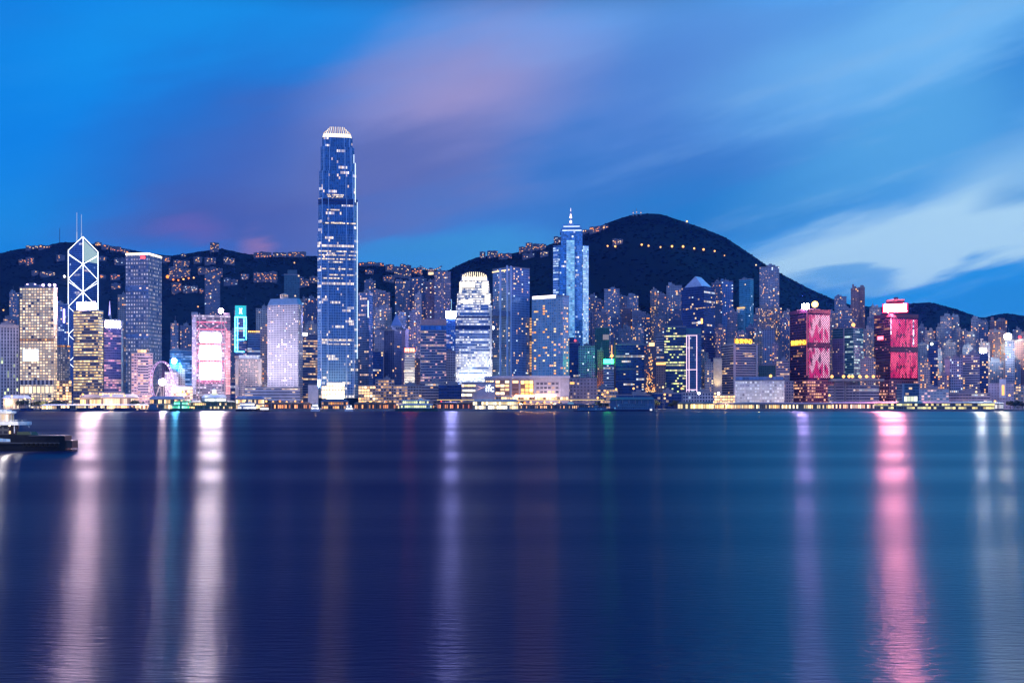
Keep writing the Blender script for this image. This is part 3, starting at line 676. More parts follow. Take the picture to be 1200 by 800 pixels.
T = tower('white office tower of round porthole windows with a sloping blue roof', 'porthole tower', 313, 355, 356.5, 1610, f_jardine, 2.75, 3.55, 349.5, phi=30, cap=None, win=40, wcol=('cream', 'warm', 'cool'), wsz=(.5, .5))
mb = MB(); z0 = T.H; z1 = T.z(349); o = 5.5
pts = T.foot; topp = [(x*.84, y*.72) for x, y in pts]; mb.prism(pts, z0, z1, 0, 1, topp); mb.build('sloped_roof', plain('blue_slate_roof', (.14, .26, .42), .4), T.root)
mb = MB().cyl(T.fx(330), 0, z1, z1+2.5, 6.6, None, 16); mb.build('roof_drum', M_STONE, T.root)
MB().cyl(T.fx(330), 0, z1+2.5, z1+7, 6.2, None, 20, 2.5, 4.5).build('penthouse', F('lit_drum', (.5, .42, .36), (.3, .2, .1), .6, .6, .7, 0, 0, WARM, CREAM, .6), T.root)
MB().cyl(T.fx(330), 0, z1+7, z1+8.6, 4.5, 2.5, 16).build('dome_cap', M_STONE, T.root)
uplight(T, 318, 452, (1, .88, .95), 3.2e5, 330, 395, 100, 90); uplight(T, 350, 452, (1, .88, .95), 3.2e5, 330, 385, 100, 100)  # bare spots hung in mid-air, added to whiten the tower evenly
T = tower('long low white podium with dark ribbon windows in front of the porthole tower', 'low white podium', 287, 352, 454, 1560, F('ribbon_podium', (.6, .56, .6), (.1, .1, .14), .99, .3, .1, .2, 0), 4, 4.6, cap='rim', cat='podium block', name='podium_block')
T = tower('dark teal tower with stepped top standing on the slope behind the porthole tower', 'dark teal stepped tower', 333, 351, 322, 2010, F('dark_teal_wall', (.05, .12, .15), (.03, .1, .14), .8, .7, .01), 3.2, 3.6, cap='rim')
T.lbox('stepped_top', T.fx(337), T.fx(348), -T.d2*.8, T.d2*.8, T.H, T.z(316), plain('dark_teal_stone', (.05, .11, .14)))
T = tower('glass office with bright lit floors wedged beside the tallest tower', 'wedged lit office', 352, 372, 392, 1690, F('lit_floor_glass', (.16, .18, .26), (.06, .08, .16), .96, .5, .06, .3, .1, WARM, CREAM, .8, .4), 3, 4.2, cat='office block')
T.panel('roof_lamp', 354, 360, 390.5, 393, GLOWS['white'], .7)
T = tower('plain white box building at the foot of the tallest tower', 'plain white box', 361, 373, 451, 1570, plain('white_render', (.62, .6, .6)), 0, 4, cap='rim', cat='office block')

# the tallest tower
T = tower('tallest blue glass skyscraper tapering to a glowing claw-like crown', 'tallest tower', 372, 420, 300, 1590, f_ifc, 2.7, 4.2, body=None, cap=None, deep=58, cat='skyscraper', name='skyscraper')
def oct_(hw, hd, c):
    return [(-hw+c, -hd), (hw-c, -hd), (hw, -hd+c), (hw, hd-c), (hw-c, hd), (-hw+c, hd), (-hw, hd-c), (-hw, -hd+c)]
tiers = [(466, 274, 372, 419.8, f_ifc_lit), (274, 232, 373, 419.2, f_ifc), (232, 200, 374, 417.6, f_ifc), (200, 171, 375.6, 415.4, f_ifc), (171, 159.5, 377.4, 413.4, f_ifc)]
for yb, yt, a, b_, m in tiers:
    hw = (b_-a)/2*T.sl; cx = ((a+b_)/2-396)*T.sl; hd = 27-(24-hw*1.0/T.sl)*.0
    hd = hw*.92
    pts = [(x+cx, y) for x, y in oct_(hw, hd, hw*.2)]
    MB().prism(pts, T.z(yb)-.0, T.z(yt), 2.7, 4.2, None, True, int(yb)*3).build('tower_tier', m, T.root)
    T.hd = hd
    # recessed centre-bay mullions and bright corner mullions
    for p in (a+(b_-a)*.26, a+(b_-a)*.72):
        xx = (p-396)*T.sl; MB().box(xx-.5, xx+.5, -hd-.7, -hd+.05, T.z(yb), T.z(yt)).build('mullion_fin', plain('silver_fin', (.45, .56, .7), .35, .5), T.root)
    for p in (a+(b_-a)*.1, a+(b_-a)*.9):
        xx = (p-396)*T.sl; MB().box(xx-.6, xx+.6, -hd-.6, -hd+.05, T.z(yb), T.z(yt)).build('mullion_fin', plain('silver_fin', (.45, .56, .7), .35, .5), T.root)
for y0, y1, m in ((233, 239.5, f_dark), (280, 287.5, f_dark)):
    MB().prism([(x*1.004, y*1.004-.1) for x, y in oct_(23.2*T.sl, 23.2*T.sl*.92, 4.6*T.sl)], T.z(y1), T.z(y0), 5, 4, None, True).build('service_floor', m, T.root)
f_lit_office = F('warm_lit_floor', (.3, .36, .44), (.3, .3, .3), .85, .75, .75, .3, 0, (1, .68, .36), (1, .88, .7), .95)
for a, b_, y in ((383, 403, 228.5), (384, 402, 230.5), (383, 398, 246), (377, 417, 261.5), (384, 402, 261), (373.5, 417, 294.5), (373.5, 417, 299), (373.5, 417, 303.5), (384, 402, 307), (376, 417, 315), (386, 416, 322), (377, 402, 326), (383, 410, 403), (377, 414, 398)):
    xa, xb = (a-396)*T.sl, (b_-396)*T.sl; MB().prism([(xa, -T.sl*22.2), (xb, -T.sl*22.2), (xb, -T.sl*21), (xa, -T.sl*21)], T.z(y+1), T.z(y-.9), 2.7, 3, None, True, int(y)).build('lit_floor', f_lit_office, T.root)
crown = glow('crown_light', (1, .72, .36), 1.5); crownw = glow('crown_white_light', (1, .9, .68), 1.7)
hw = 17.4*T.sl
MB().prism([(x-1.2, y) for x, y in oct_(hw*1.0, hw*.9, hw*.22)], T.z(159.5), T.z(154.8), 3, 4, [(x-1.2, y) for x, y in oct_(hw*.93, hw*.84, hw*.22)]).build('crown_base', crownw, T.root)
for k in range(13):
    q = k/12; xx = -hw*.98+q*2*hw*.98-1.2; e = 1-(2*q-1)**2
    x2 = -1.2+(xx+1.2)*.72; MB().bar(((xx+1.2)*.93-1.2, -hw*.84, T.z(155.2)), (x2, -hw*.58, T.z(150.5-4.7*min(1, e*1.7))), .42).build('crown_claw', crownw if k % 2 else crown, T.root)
for k in range(9):
    q = k/8; xx = (-hw*.98+q*2*hw*.98)*.8-1.2; MB().bar((xx, hw*.8, T.z(155.2)), ((xx+1.2)*.8-1.2, hw*.5, T.z(147.5)), .45).build('crown_claw', plain('silver_fin', (.45, .56, .7), .35, .5), T.root)
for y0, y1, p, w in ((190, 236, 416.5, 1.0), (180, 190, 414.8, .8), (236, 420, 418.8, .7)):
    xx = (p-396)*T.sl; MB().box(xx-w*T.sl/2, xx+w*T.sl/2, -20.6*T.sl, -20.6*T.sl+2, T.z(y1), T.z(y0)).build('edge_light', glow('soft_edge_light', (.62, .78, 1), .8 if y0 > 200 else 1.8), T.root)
xa, xb = (383-396)*T.sl, (404-396)*T.sl
MB().prism([(xa, -T.sl*23.5), (xb, -T.sl*23.5), (xb, -T.sl*21), (xa, -T.sl*21)], T.z(466), T.z(448), 4.4, 6, None, True, 3).build('lobby', F('bright_lobby', (.7, .62, .5), (.6, .5, .3), .7, .8, 1, 0, 0, (1, .7, .34), (1, .86, .6), 3.0), T.root)
MB().prism([(xa-8, -T.sl*22.6), (xa, -T.sl*22.6), (xa, -T.sl*21), (xa-8, -T.sl*21)], T.z(467), T.z(452), 4.4, 6, None, True, 3).build('lobby_wing', F('bright_lobby', (.7, .62, .5)), T.root)
MB().box((384-396)*T.sl, (403-396)*T.sl, -T.sl*24.3, -T.sl*23.6, T.z(466.4), T.z(464.8)).build('streak_glow_row', glow('streak_glow_gold', (1, .66, .3), 220.0), T.root)  # glowing bar added at the base to lay a golden streak on the water
uplight(T, 393, 467, (1, .86, .6), 2e5, 393, 420, 80, 34)

T = tower('slate glass tower with a bright vertical strip right of the tallest tower', 'slate strip-lit tower', 420, 437, 343, 1760, F('slate_glass', (.16, .24, .36), (.08, .15, .3), .8, .7, .06, .06, 0, (1, .6, .4), CREAM, .7, .5), 3, 4, 432)
T.panel('light_strip', 431, 432, 352, 372, GLOWS['cool'], .6); T.panel('side_fins', 432.5, 436.5, 345, 455, f_r4, .5, cells=(2, 4)) if T.side == 0 else None
T = tower('pale box office wedged under the apartment slopes', 'pale box office', 439, 456, 386, 1745, F('pale_flat_wall', (.5, .44, .5), (.3, .28, .34), .3, .5, .02), 4, 4.4, cat='office block')
T = tower('short black glass office in front of the pale box office', 'short black glass office', 437, 449, 412, 1660, f_dark, 3, 4, win=10, wcol=('warm', 'cream'), cat='office block')
T = tower('dark navy office with a flat face in front of the pyramid-roofed block', 'dark navy office', 450, 471, 387, 1670, F('flat_navy_wall', (.05, .08, .18), (.03, .05, .13), .5, .8, .02), 3.4, 4, 462, win=5, cat='office block')
T = tower('rose-coloured tower with a blank stone face', 'rose-coloured tower', 461, 479, 386, 1720, F('rose_wall', (.5, .33, .4), (.4, .26, .33), .5, .5, .03), 4, 4, 475, win=4)
T = tower('block crowned by a small pointed pyramid roof', 'pyramid-roofed block', 455, 474, 383, 1800, f_grid_grey, 3, 4, cap=None, cat='office block')
z0 = T.H; w = T.W*.36; MB().prism([(-w, -w), (w, -w), (w, w), (-w, w)], z0, T.z(366), 0, 1, [(-.3, -.3), (.3, -.3), (.3, .3), (-.3, .3)]).build('pyramid_roof', plain('slate_pyramid', (.14, .22, .38), .5), T.root)
T.lbox('roof_terrace', -T.W2, T.W2, -T.d2*.98, T.d2*.98, z0, z0+2, M_STEEL)
T = tower('small floodlit white office under a red glowing character sign', 'red-signed white office', 474, 486, 413, 1650, F('white_stripe_office', (.66, .62, .58), (.1, .1, .12), .98, .3, .05, .1, 0), 3, 4, cap='rim', cat='office block')
mb = MB(); rr = random.Random(4)
for k in range(4):
    cx = -T.W2+(k+.5)*T.W/4
    for q in range(3): z_ = T.H+1.8+q*2.0; mb.box(cx-1.3, cx+1.3, -T.d2-.6, -T.d2, z_, z_+.8)
    for q in (-1, 0, 1):
        if rr.random() < .8: mb.box(cx+q*1.0-.28, cx+q*1.0+.28, -T.d2-.75, -T.d2-.05, T.H+1.6, T.H+6.8)
mb.build('character_sign', glow('red_sign_glow', (1, .05, .025), 70.0), T.root); T.lbox('sign_frame_or_halo', -T.W2, T.W2, -T.d2+.2, -T.d2+1, T.H, T.H+7, M_DARK)
uplight(T, 479, 462, (1, .9, .65), 1.3e5, 480, 430, 60, 14)
T = tower('grey annex beside the red-signed white office', 'grey annex', 486, 492, 422, 1670, f_r2, 3, 4, win=4, cat='office block')

T = tower('square office striped in blue glass and lit floors below a plain pink top band', 'pink-banded striped office', 493, 523, 381, 1650, f_bluepink, 3, 4.3, cap='rim', cat='office tower')
T.panel('top_band', 493, 523, 374, 380.6, plain('pink_top_stone', (.42, .28, .3)), .3, thick=T.d)
T.panel('glass_band', 493, 523, 381.2, 387, F('blue_top_glass', (.1, .22, .45), (.06, .2, .48), .96, .8, .01, 0, 0, COOL, COOL, .3, .6), .35, cells=(4, 8))
T = tower('slender blue tower with a glowing white sign and roof antenna', 'slender blue sign tower', 523, 534, 373, 1800, F('slender_blue_glass', (.08, .22, .5), (.05, .18, .45), .8, .75, .05, .1, 0, COOL, CREAM, .5, .5), 2.6, 4, cap=None)
T.panel('roof_sign', 523, 534, 364.5, 372.5, glow('lilac_white_sign', (.4, .4, 1), 400.0), .8, thick=6); MB().bar((T.fx(529), 0, T.H), (T.fx(529), 0, T.z(350)), .6).build('aerial', glow('antenna_cyan_light', (.4, .75, 1), 1.2), T.root)
T = tower('grey gridded block at the foot of the slender blue tower', 'grey foot block', 522, 534, 412, 1690, f_grid_grey, 3, 4, cat='office block')

# the smaller twin
T = tower('white floodlit glass tower with a rounded crown of bright fingers', 'floodlit crown tower', 534, 577, 345, 1610, f_ifcs, 2.6, 4.1, body=None, cap=None, cat='skyscraper', name='skyscraper')
pts0 = lambda a, b_, k=.2: [(x+((a+b_)/2-555.5)*T.sl, y) for x, y in oct_((b_-a)/2*T.sl, (b_-a)/2*T.sl*.9, (b_-a)/2*T.sl*k)]
for yb, yt, a, b_, a2, b2, m in ((466, 415, 534, 577, 534, 577, f_ifcsb), (415, 358, 534, 577, 534.4, 576.6, f_ifcs), (358, 344, 535.4, 575.6, 536, 575.2, F('crown_tier_glass', (.7, .68, .62), (.3, .34, .4), .92, .6, .4, .4, .3, (1, .86, .6), (1, .95, .85), .9)), (344, 329, 537.5, 574, 539.5, 572.5, F('crown_tier_glass', (.7, .68, .62))), (329, 324.5, 540, 572, 541.3, 570.5, f_ifcs)):
    MB().prism(pts0(a, b_), T.z(yb), T.z(yt), 2.6, 4.1, pts0(a2, b2), True, int(yb)).build('tower_tier', m, T.root)
m_fw = glow('crown_finger_glow', (1, .84, .58), 2.0)  # fingers glow themselves in place of floodlight falling on them
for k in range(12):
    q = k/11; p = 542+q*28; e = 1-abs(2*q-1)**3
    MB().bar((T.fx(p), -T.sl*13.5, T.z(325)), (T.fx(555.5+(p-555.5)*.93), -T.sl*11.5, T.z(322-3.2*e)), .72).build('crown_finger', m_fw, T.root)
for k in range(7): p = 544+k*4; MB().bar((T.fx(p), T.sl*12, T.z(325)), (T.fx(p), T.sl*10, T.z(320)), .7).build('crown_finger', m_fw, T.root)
m_edge = glow('floodlit_look_glow', (1, .92, .78), 1.5)  # emissive panels stand in for the floodlit look of the crown walls
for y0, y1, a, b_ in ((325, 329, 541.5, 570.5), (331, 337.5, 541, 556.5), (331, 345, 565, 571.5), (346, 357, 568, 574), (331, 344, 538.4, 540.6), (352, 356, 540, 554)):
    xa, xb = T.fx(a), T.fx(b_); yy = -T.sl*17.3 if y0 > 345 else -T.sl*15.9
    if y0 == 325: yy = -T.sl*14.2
    MB().box(xa, xb, yy-1.4, yy+1.4, T.z(y1), T.z(y0)).build('glowing_crown_panel', m_edge, T.root)
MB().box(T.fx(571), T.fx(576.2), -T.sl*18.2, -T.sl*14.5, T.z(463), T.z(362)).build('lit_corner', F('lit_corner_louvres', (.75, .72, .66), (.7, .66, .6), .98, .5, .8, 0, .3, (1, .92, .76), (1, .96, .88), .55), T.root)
for y0, y1 in ((382, 386.5), (371, 373)): MB().prism(pts0(533.7, 577.3), T.z(y1), T.z(y0), 4, 4, None, True).build('service_floor', f_dark, T.root)
uplight(T, 553, 441, (1, .92, .75), 6e4, 553, 400, 80, 30); uplight(T, 572, 441, (1, .92, .78), 1.2e5, 573, 390, 60, 26)
T.lamp('side_lamp', 577.5, 384, 2.4, GLOWS['white'])
MB().box(T.fx(536), T.fx(575), -T.sl*24.5, -T.sl*23.6, T.z(441.6), T.z(439.6)).build('streak_glow_row', glow('streak_glow_white', (1, .95, .86), 22.0), T.root)  # added glowing bar, there for a white streak on the water

T = tower('twin-slab blue ribbed residence tower with stepped roofline', 'ribbed blue residence', 577, 621, 313, 1620, f_ribs, 2.9, 3.9, 598.5, win=88, phi=40, wcol=('warm', 'cream', 'cream', 'cool'), wsz=(.75, .42), cap='rim')
for p in (586, 594, 598.5): T.panel('vertical_rib', p-.9, p+.9, 311.5 if p > 590 else 316, 440, plain('pale_blue_rib', (.34, .48, .66), .4, .2), 1.2)
T.panel('service_floor', 577.5, 598, 365, 371, F('grey_louvre_floor', (.16, .2, .3), (.1, .13, .22), .9, .5, .0), .5, cells=(3, 3)); T.spanel('service_floor', 599.5, 620.5, 365, 371, F('grey_louvre_floor', (.16, .2, .3)), .5, cells=(3, 3))
T.spanel('lit_top_floor', 600, 620.5, 315, 316.4, GLOWS['cream'], .5)
T = tower('narrow shaft of orange-lit lobbies joining the residence and the hotel', 'orange lobby shaft', 620.3, 623.5, 372, 1640, F('orange_shaft', (.3, .22, .18), (.3, .15, .05), .7, .6, .8, 0, 0, (1, .45, .1), WARM, 1.0), 3, 4.2, cap=None, cat='lift tower')
T = tower('broad pale blue hotel slab dotted with orange windows under a white roof strip', 'orange-dotted hotel', 622.5, 667, 346.5, 1600, f_hotel, 4.0, 4.1, 659.5, win=100, phi=30, wcol=('amber', 'warm', 'warm', 'cream'), wsz=(.85, .5), cap='rim', cat='hotel', wrows=(.03, .94))
T.panel('roof_light', 623.5, 651, 345, 348.4, glow('lilac_strip_light', (1, .84, .9), 3.2), .7)
for k in range(8): p = 625+k*4.7; T.panel('vertical_rib', p-.22, p+.22, 351, 440, plain('pale_hotel_rib', (.4, .5, .56), .4, .1), .5)

# waterfront mall with lettering
T = tower('waterfront mall of pale stone with tall orange-lit glass halls', 'waterfront mall', 568, 667, 443, 1545, plain('mall_pale_stone', (.5, .44, .48)), 0, 4, cap='rim', deep=40, cat='shopping mall', name='shopping_mall')
T.panel('upper_strip', 569, 578.5, 445.4, 448, f_shop, .4, cells=(3, 3))
for a, b_ in ((580.5, 597), (600, 608)): T.panel('window_bay', a, b_, 445, 463, F('mall_bay_rows', (.36, .2, .16), (.3, .16, .1), .84, .62, .78, 0, 0, (1, .52, .2), (1, .84, .5), 2.2), .4, cells=(7.4, 5.6))
T.panel('glass_hall', 610, 625, 445.5, 464, F('orange_hall', (.34, .18, .08), (.36, .16, .05), .82, .84, .9, 0, 0, (1, .40, .06), (1, .62, .22), 2.2), .5, cells=(6, 6))
T.panel('window_bay', 628, 655, 447, 461.5, F('mall_dark_bays', (.42, .36, .4), (.12, .1, .12), .72, .52, .3, 0, .3, WARM, (1, .75, .4), .7), .4, cells=(6.2, 6))
T.panel('roof_edge', 567, 668, 440.3, 443, plain('mall_canopy_paint', (.6, .55, .6)), 2.5)
for p in (599, 609, 626.5, 656.5): T.panel('stone_pier', p-.9, p+.9, 443, 466, plain('mall_pale_stone', (.5, .44, .48)), 1.4)
T.panel('ground_arcade', 571, 666, 464.4, 468.6, f_shop, .5, cells=(4.2, 5))
T.panel('streak_glow_row', 604, 650, 463.2, 464.2, glow('streak_glow_amber', (1, .48, .16), 180.0), .9)  # amber glowing strip added for its streak on the water
ld = uplight(T, 590, 470, (1, .8, .7), 5e4, 590, 450, 120, 32); uplight(T, 645, 470, (1, .85, .9), 5e4, 645, 450, 110, 26)
T = tower('mall wing of blank grey stone carrying three white glowing letters', 'lettered mall wing', 541, 580, 448.5, 1530, plain('mall_grey_stone', (.4, .35, .42)), 0, 4, cap='rim', deep=14, cat='shopping mall', name='shopping_mall')
sign_text(T, 'ifc', 569.2, 578.6, 451.2, 459.2, glow('white_letter_light', (.8, .95, 1), 3.2))
mb = MB(); mb.bar((T.fx(560), -T.d2-.6, T.z(452.5)), (T.fx(564.5), -T.d2-.6, T.z(454.3)), .35).bar((T.fx(560), -T.d2-.6, T.z(456.5)), (T.fx(568), -T.d2-.6, T.z(453)), .35); mb.build('swoosh_light', glow('pink_swoosh', (1, .6, .55), 1.6), T.root)
T.panel('shop_tier', 541, 557.5, 450, 453.5, f_shop, 3, cells=(4, 4)); T.panel('shop_tier', 542, 557, 456, 459, F('white_gold_tier', (.5, .44, .34), (.5, .36, .2), .95, .8, .95, 0, 0, (1, .76, .42), (1, .92, .7), 1.6), 4.5, cells=(4, 4)); T.panel('shop_tier', 541, 553, 461, 464.5, F('white_gold_tier', (.5, .44, .34)), 5.5, cells=(4, 4))
uplight(T, 570, 470, (.8, .78, 1), 6e4, 570, 452, 110, 22)

# star-plan tower with spire
T = tower('star-plan blue mirror skyscraper with cyan-lit facets and a white spire', 'spired blue tower', 648, 690, 288, 1860, f_center, 3, 4, body=None, cap=None, cat='skyscraper', name='skyscraper')
s1 = T.sl; lowp = [(-21*s1, -10*s1), (-13*s1, -14*s1), (-6*s1, -13*s1), (-5*s1, -19*s1), (5*s1, -19*s1), (6*s1, -13*s1), (13*s1, -14*s1), (21*s1, -10*s1), (21*s1, 10*s1), (12*s1, 19*s1), (-12*s1, 19*s1), (-21*s1, 10*s1)]
MB().prism(lowp, 0, T.H, 3, 4, None, True, 5).build('facade', f_center, T.root)
upp = [(-11.5*s1, -13*s1), (-6*s1, -13.1*s1), (-5*s1, -18.9*s1), (5*s1, -18.9*s1), (6*s1, -13.1*s1), (13.5*s1, -13*s1), (13.5*s1, 12*s1), (-11.5*s1, 12*s1)]
MB().prism(upp, T.H-.0, T.z(272), 3, 4, None, True, 9).build('upper_facade', f_center, T.root)
MB().box(-4.6*s1, 4.6*s1, -19.4*s1, -18.95*s1, T.z(395), T.z(290)).build('lit_facet', f_centerlit, T.root).data
MB().prism([(-4.6*s1-.8, -19.6*s1), (4.6*s1-.8, -19.6*s1), (4.6*s1-.8, -18.96*s1), (-4.6*s1-.8, -18.96*s1)], T.z(396), T.z(283), 4, 4, None, True, 3).build('lit_facet', f_centerlit, T.root)
MB().prism([(14*s1, -14.6*s1), (20.4*s1, -11.2*s1), (20.8*s1, -9*s1), (14*s1, -12*s1)], T.z(455), T.z(289), 3, 4, None, True, 3).build('lit_facet', F('pale_cyan_lit_glass', (.6, .8, .85), (.4, .6, .7), .96, .7, .8, .6, .6, (.45, .82, 1), (.8, .96, 1), .5, .4, .14), T.root)
MB().prism([(-20.6*s1, -11*s1), (-14.5*s1, -14.3*s1), (-14.5*s1, -12*s1), (-20.8*s1, -9*s1)], T.z(455), T.z(290), 3, 4, None, True, 3).build('lit_facet', F('dim_cyan_glass', (.2, .36, .52), (.1, .26, .46), .96, .5, .1, .3, .2, (.6, .9, 1), (.9, 1, 1), .6, .4, .14), T.root)
for y, w in ((272, 14), (269, 12.6), (266, 10.5)): MB().box(-(w-1.2)*s1, w*s1, -12*s1, 12*s1, T.z(y), T.z(y-2.4)).build('crown_step', plain('blue_crown_step', (.2, .42, .66), .35, .4), T.root)
MB().box(-10*s1, 12.4*s1, -12.3*s1, -12.02*s1, T.z(271), T.z(270)).build('crown_light', GLOWS['cool'], T.root); MB().box(-8.6*s1, 10.3*s1, -12.3*s1, -12.02*s1, T.z(266.3), T.z(265.4)).build('crown_light', GLOWS['cool'], T.root)
sp_ = glow('pink_white_spire_light', (1, .82, .9), 2.6)
mb = MB(); cx = -.2*s1
for y0, y1, r0, r1 in ((264, 262.4, 9.5, 8.5), (262.4, 260.6, 6, 5), (260.6, 246, .95, .75), (274, 273.9, 1, 1)): 
    if y0 < 270: mb.cyl(cx, 0, T.z(y0), T.z(y1), r0 if y0 > 260 else r0*s1, r1 if y0 > 260.7 else r1*s1, 10)
mb.build('spire_base', plain('spire_pink_steel', (.7, .55, .62), .4), T.root)
mb = MB().cyl(cx, 0, T.z(262), T.z(242), 1.15, .2, 8)
for y in (257.6, 252.2): mb.cyl(cx, 0, T.z(y+1.6), T.z(y-.6), 2.3, 1.8, 10)
mb.cyl(cx, 0, T.z(251), T.z(247), 1.4, .8, 8); mb.cyl(cx, 0, T.z(263), T.z(261), 5, 2.5, 10); mb.build('spire', sp_, T.root)
MB().prism([(-10*s1, -19.3*s1), (4*s1, -19.3*s1), (4*s1, -14*s1), (-10*s1, -14*s1)], T.z(404), T.z(388), 4, 4).build('lower_setback', f_dark, T.root)

T = tower('dark narrow office beside the hotel with a red lamp on its roof', 'dark narrow office', 666, 680, 402, 1700, f_dark, 3, 4, win=8, cat='office block'); T.lamp('roof_lamp', 674, 399, 1.6, GLOWS['red'])
T = tower('blue-grey gridded office standing on a dim stone podium', 'blue-grey gridded office', 678, 697, 406, 1680, f_grid_grey, 3.0, 3.8, win=5, wcol=('cool', 'cream'), cat='office block')
T.panel('lower_wing', 688, 697.5, 424, 443, f_grid_grey, 1.5, cells=(3, 3.8))
T = tower('dim low stone podium along the waterfront right of the mall', 'dim stone podium', 667.5, 699.5, 443.5, 1570, F('dim_stone_podium', (.3, .25, .29), (.14, .12, .15), .5, .5, .04), 5, 5, cap='rim', cat='podium block', name='podium_block')
T.panel('lit_balcony', 668, 673, 447.5, 450, GLOWS['warm'], .5)
T = tower('dark green-clad tower with a pale billboard', 'green-clad billboard tower', 697, 714, 384, 1750, F('green_netting_wall', (.03, .11, .1), (.02, .08, .08), .5, .5, .02), 3, 4, cap='rim')
T.panel('billboard', 706.5, 713.5, 392, 398, glow('pale_billboard', (.55, .5, .62), .5), 1.0)
T = tower('rust-lit slim block left of the green-signed office', 'rust-lit slim block', 700, 707, 411, 1680, F('rust_wall', (.3, .16, .13), (.08, .05, .06), .5, .5, .05), 3, 4, cat='office block')
uplight(T, 703, 465, (1, .42, .08), 5e4, 703, 440, 60, 12)
T = tower('small striped office under a bright green roof sign', 'green-signed office', 707, 719.5, 427, 1640, F('small_stripe_office', (.36, .36, .42), (.04, .06, .13), .97, .5, .1, .1, 0, COOL, CREAM, .8), 3, 4, cap='rim', cat='office block')
T.panel('roof_sign', 707.5, 719, 421, 425.6, glow('green_sign_glow', (.01, .9, .16), 40), .6, thick=2); T.lamp('roof_lamp', 717, 416.5, 2.6, GLOWS['lamp'], 0); MB().bar((T.fx(717), 0, T.H), (T.fx(717), 0, T.z(404)), .6).build('lit_mast', GLOWS['lamp'], T.root)
T = tower('wide dark glass office with a few faint lit rows', 'wide dark office', 720, 765, 404, 1660, f_dark, 3, 4.2, win=16, wcol=('cool', 'cream'), wsz=(.9, .3), cap='plant', cat='office block')
T.panel('brown_corner', 719.5, 721.5, 399, 463, M_BROWN, .8)
for y in (417, 432, 446): T.panel('floor_band', 722, 752, y, y+.8, plain('grey_floor_band', (.16, .14, .2)), .4)
T = tower('thin tower sparkling with a golden reflection built as glowing dots', 'golden sparkling tower', 755, 769, 404, 1640, F('golden_glint_wall', (.1, .08, .1), (.05, .05, .09), .6, .6, .12, 0, 0, AMBER, WARM, .8), 2.4, 3, win=0, cap='rim')
rr = random.Random(8)
for k in range(90):  # scattered glowing panes imitate a golden reflection on this wall
    q = rr.random()**1.8; y = 459-q*48; hw_ = 5.5*(1-q*.8); p = 762+rr.uniform(-hw_, hw_)
    link('window', win_mesh(rr.choice(('warm', 'amber', 'cream'))), T.root, (T.fx(p), -T.d2-.1, T.z(y)), (0, 0, 0), (1.2, .4, 1.3))
T.panel('lit_sign', 760.5, 767, 401.5, 405.5, GLOWS['cream'], .5)
T = tower('brown block with a golden strip along its roof edge', 'gold-edged brown block', 769, 780, 426, 1630, F('brown_block_wall', (.2, .13, .12), (.05, .04, .05), .5, .5, .02), 3.4, 4, cap='rim', cat='office block'); T.panel('roof_light', 769, 780, 424.6, 427.2, GLOWS['lamp'], .6)
T = tower('dark striped tower behind the gold-edged brown block', 'dark striped tower', 768, 778, 394, 1740, f_band_grey, 3, 4.2)
T = tower('dark office with scattered greenish-yellow lit floors', 'green-lit dark office', 778.5, 804, 383, 1650, f_darklime, 3, 4.2, win=40, wcol=('lime', 'lime', 'cream'), wsz=(.9, .45), cap='rim', cat='office tower')
T.lbox('dark_penthouse', T.fx(783), T.fx(800), -T.d2*.6, T.d2*.7, T.H, T.z(375), M_NAVY); T.panel('entrance_light', 784, 796, 459.5, 463, f_shop, .6, cells=(4, 4))
T = tower('glass tower outlined by pink neon edges below a teal rooftop block', 'pink-edged glass tower', 804, 822, 392, 1640, F('smoky_teal_glass', (.07, .12, .2), (.05, .11, .2), .8, .7, .06, .02, 0, COOL, CREAM, .4, .5), 2.8, 3.8, cap='rim', cat='office tower')
m_pe = glow('pink_edge_neon', (1, .68, .9), 1.8)
for p in (804.6, 807.5, 816.5): T.panel('neon_edge', p-.4, p+.4, 392.5, 461, m_pe, .7)
for y in (393, 433, 456.5): T.panel('neon_edge', 804.3, 817, y-.35, y+.35, m_pe, .55)
T.lbox('rooftop_block', T.fx(803), T.fx(821.5), -T.d2*.2, T.d2*.9, T.H, T.z(384), plain('teal_cladding', (.03, .16, .2), .4))
# gabled navy tower and the towers behind it
T = tower('bulky navy glass tower with a pale gabled roof', 'gabled navy tower', 798, 838, 335, 1820, f_dark, 3.2, 4.2, 825, phi=32, win=18, wcol=('cream', 'cool', 'warm'), wsz=(.8, .35), cap=None)
z0 = T.H; w = T.W2*.8; mb = MB(); g = T.z(322)
mb.prism([(-w, -T.d2*.9), (w, -T.d2*.9), (w, T.d2*.9), (-w, T.d2*.9)], z0, g, 0, 1, [(-.4, -T.d2*.5), (.4, -T.d2*.5), (.4, T.d2*.5), (-.4, T.d2*.5)]); mb.build('gabled_roof', plain('pale_gable_roof', (.45, .46, .56), .5), T.root)
T.panel('lit_row', 800, 838, 360, 361, F('lit_row_warm', (.1, .1, .16), (.1, .1, .12), .7, .8, .6, 0, 0, WARM, CREAM, 1.0), .4, cells=(3, 4)); T.panel('lit_floor_patch', 818, 821, 376, 379, GLOWS['cool'], .4)
T.panel('lit_floor_patch', 821.5, 823.5, 373, 379, GLOWS['lamp'], .4)
T = tower('beige slim block glowing at its base beside the pink-edged tower', 'beige slim block', 821, 830, 414, 1670, f_r5, 3, 3.8, win=5, cat='office block')
T = tower('sandy narrow block with a lit stair strip', 'sandy narrow block', 826, 836, 425, 1640, f_r5, 3, 3.8, win=8, cat='office block')
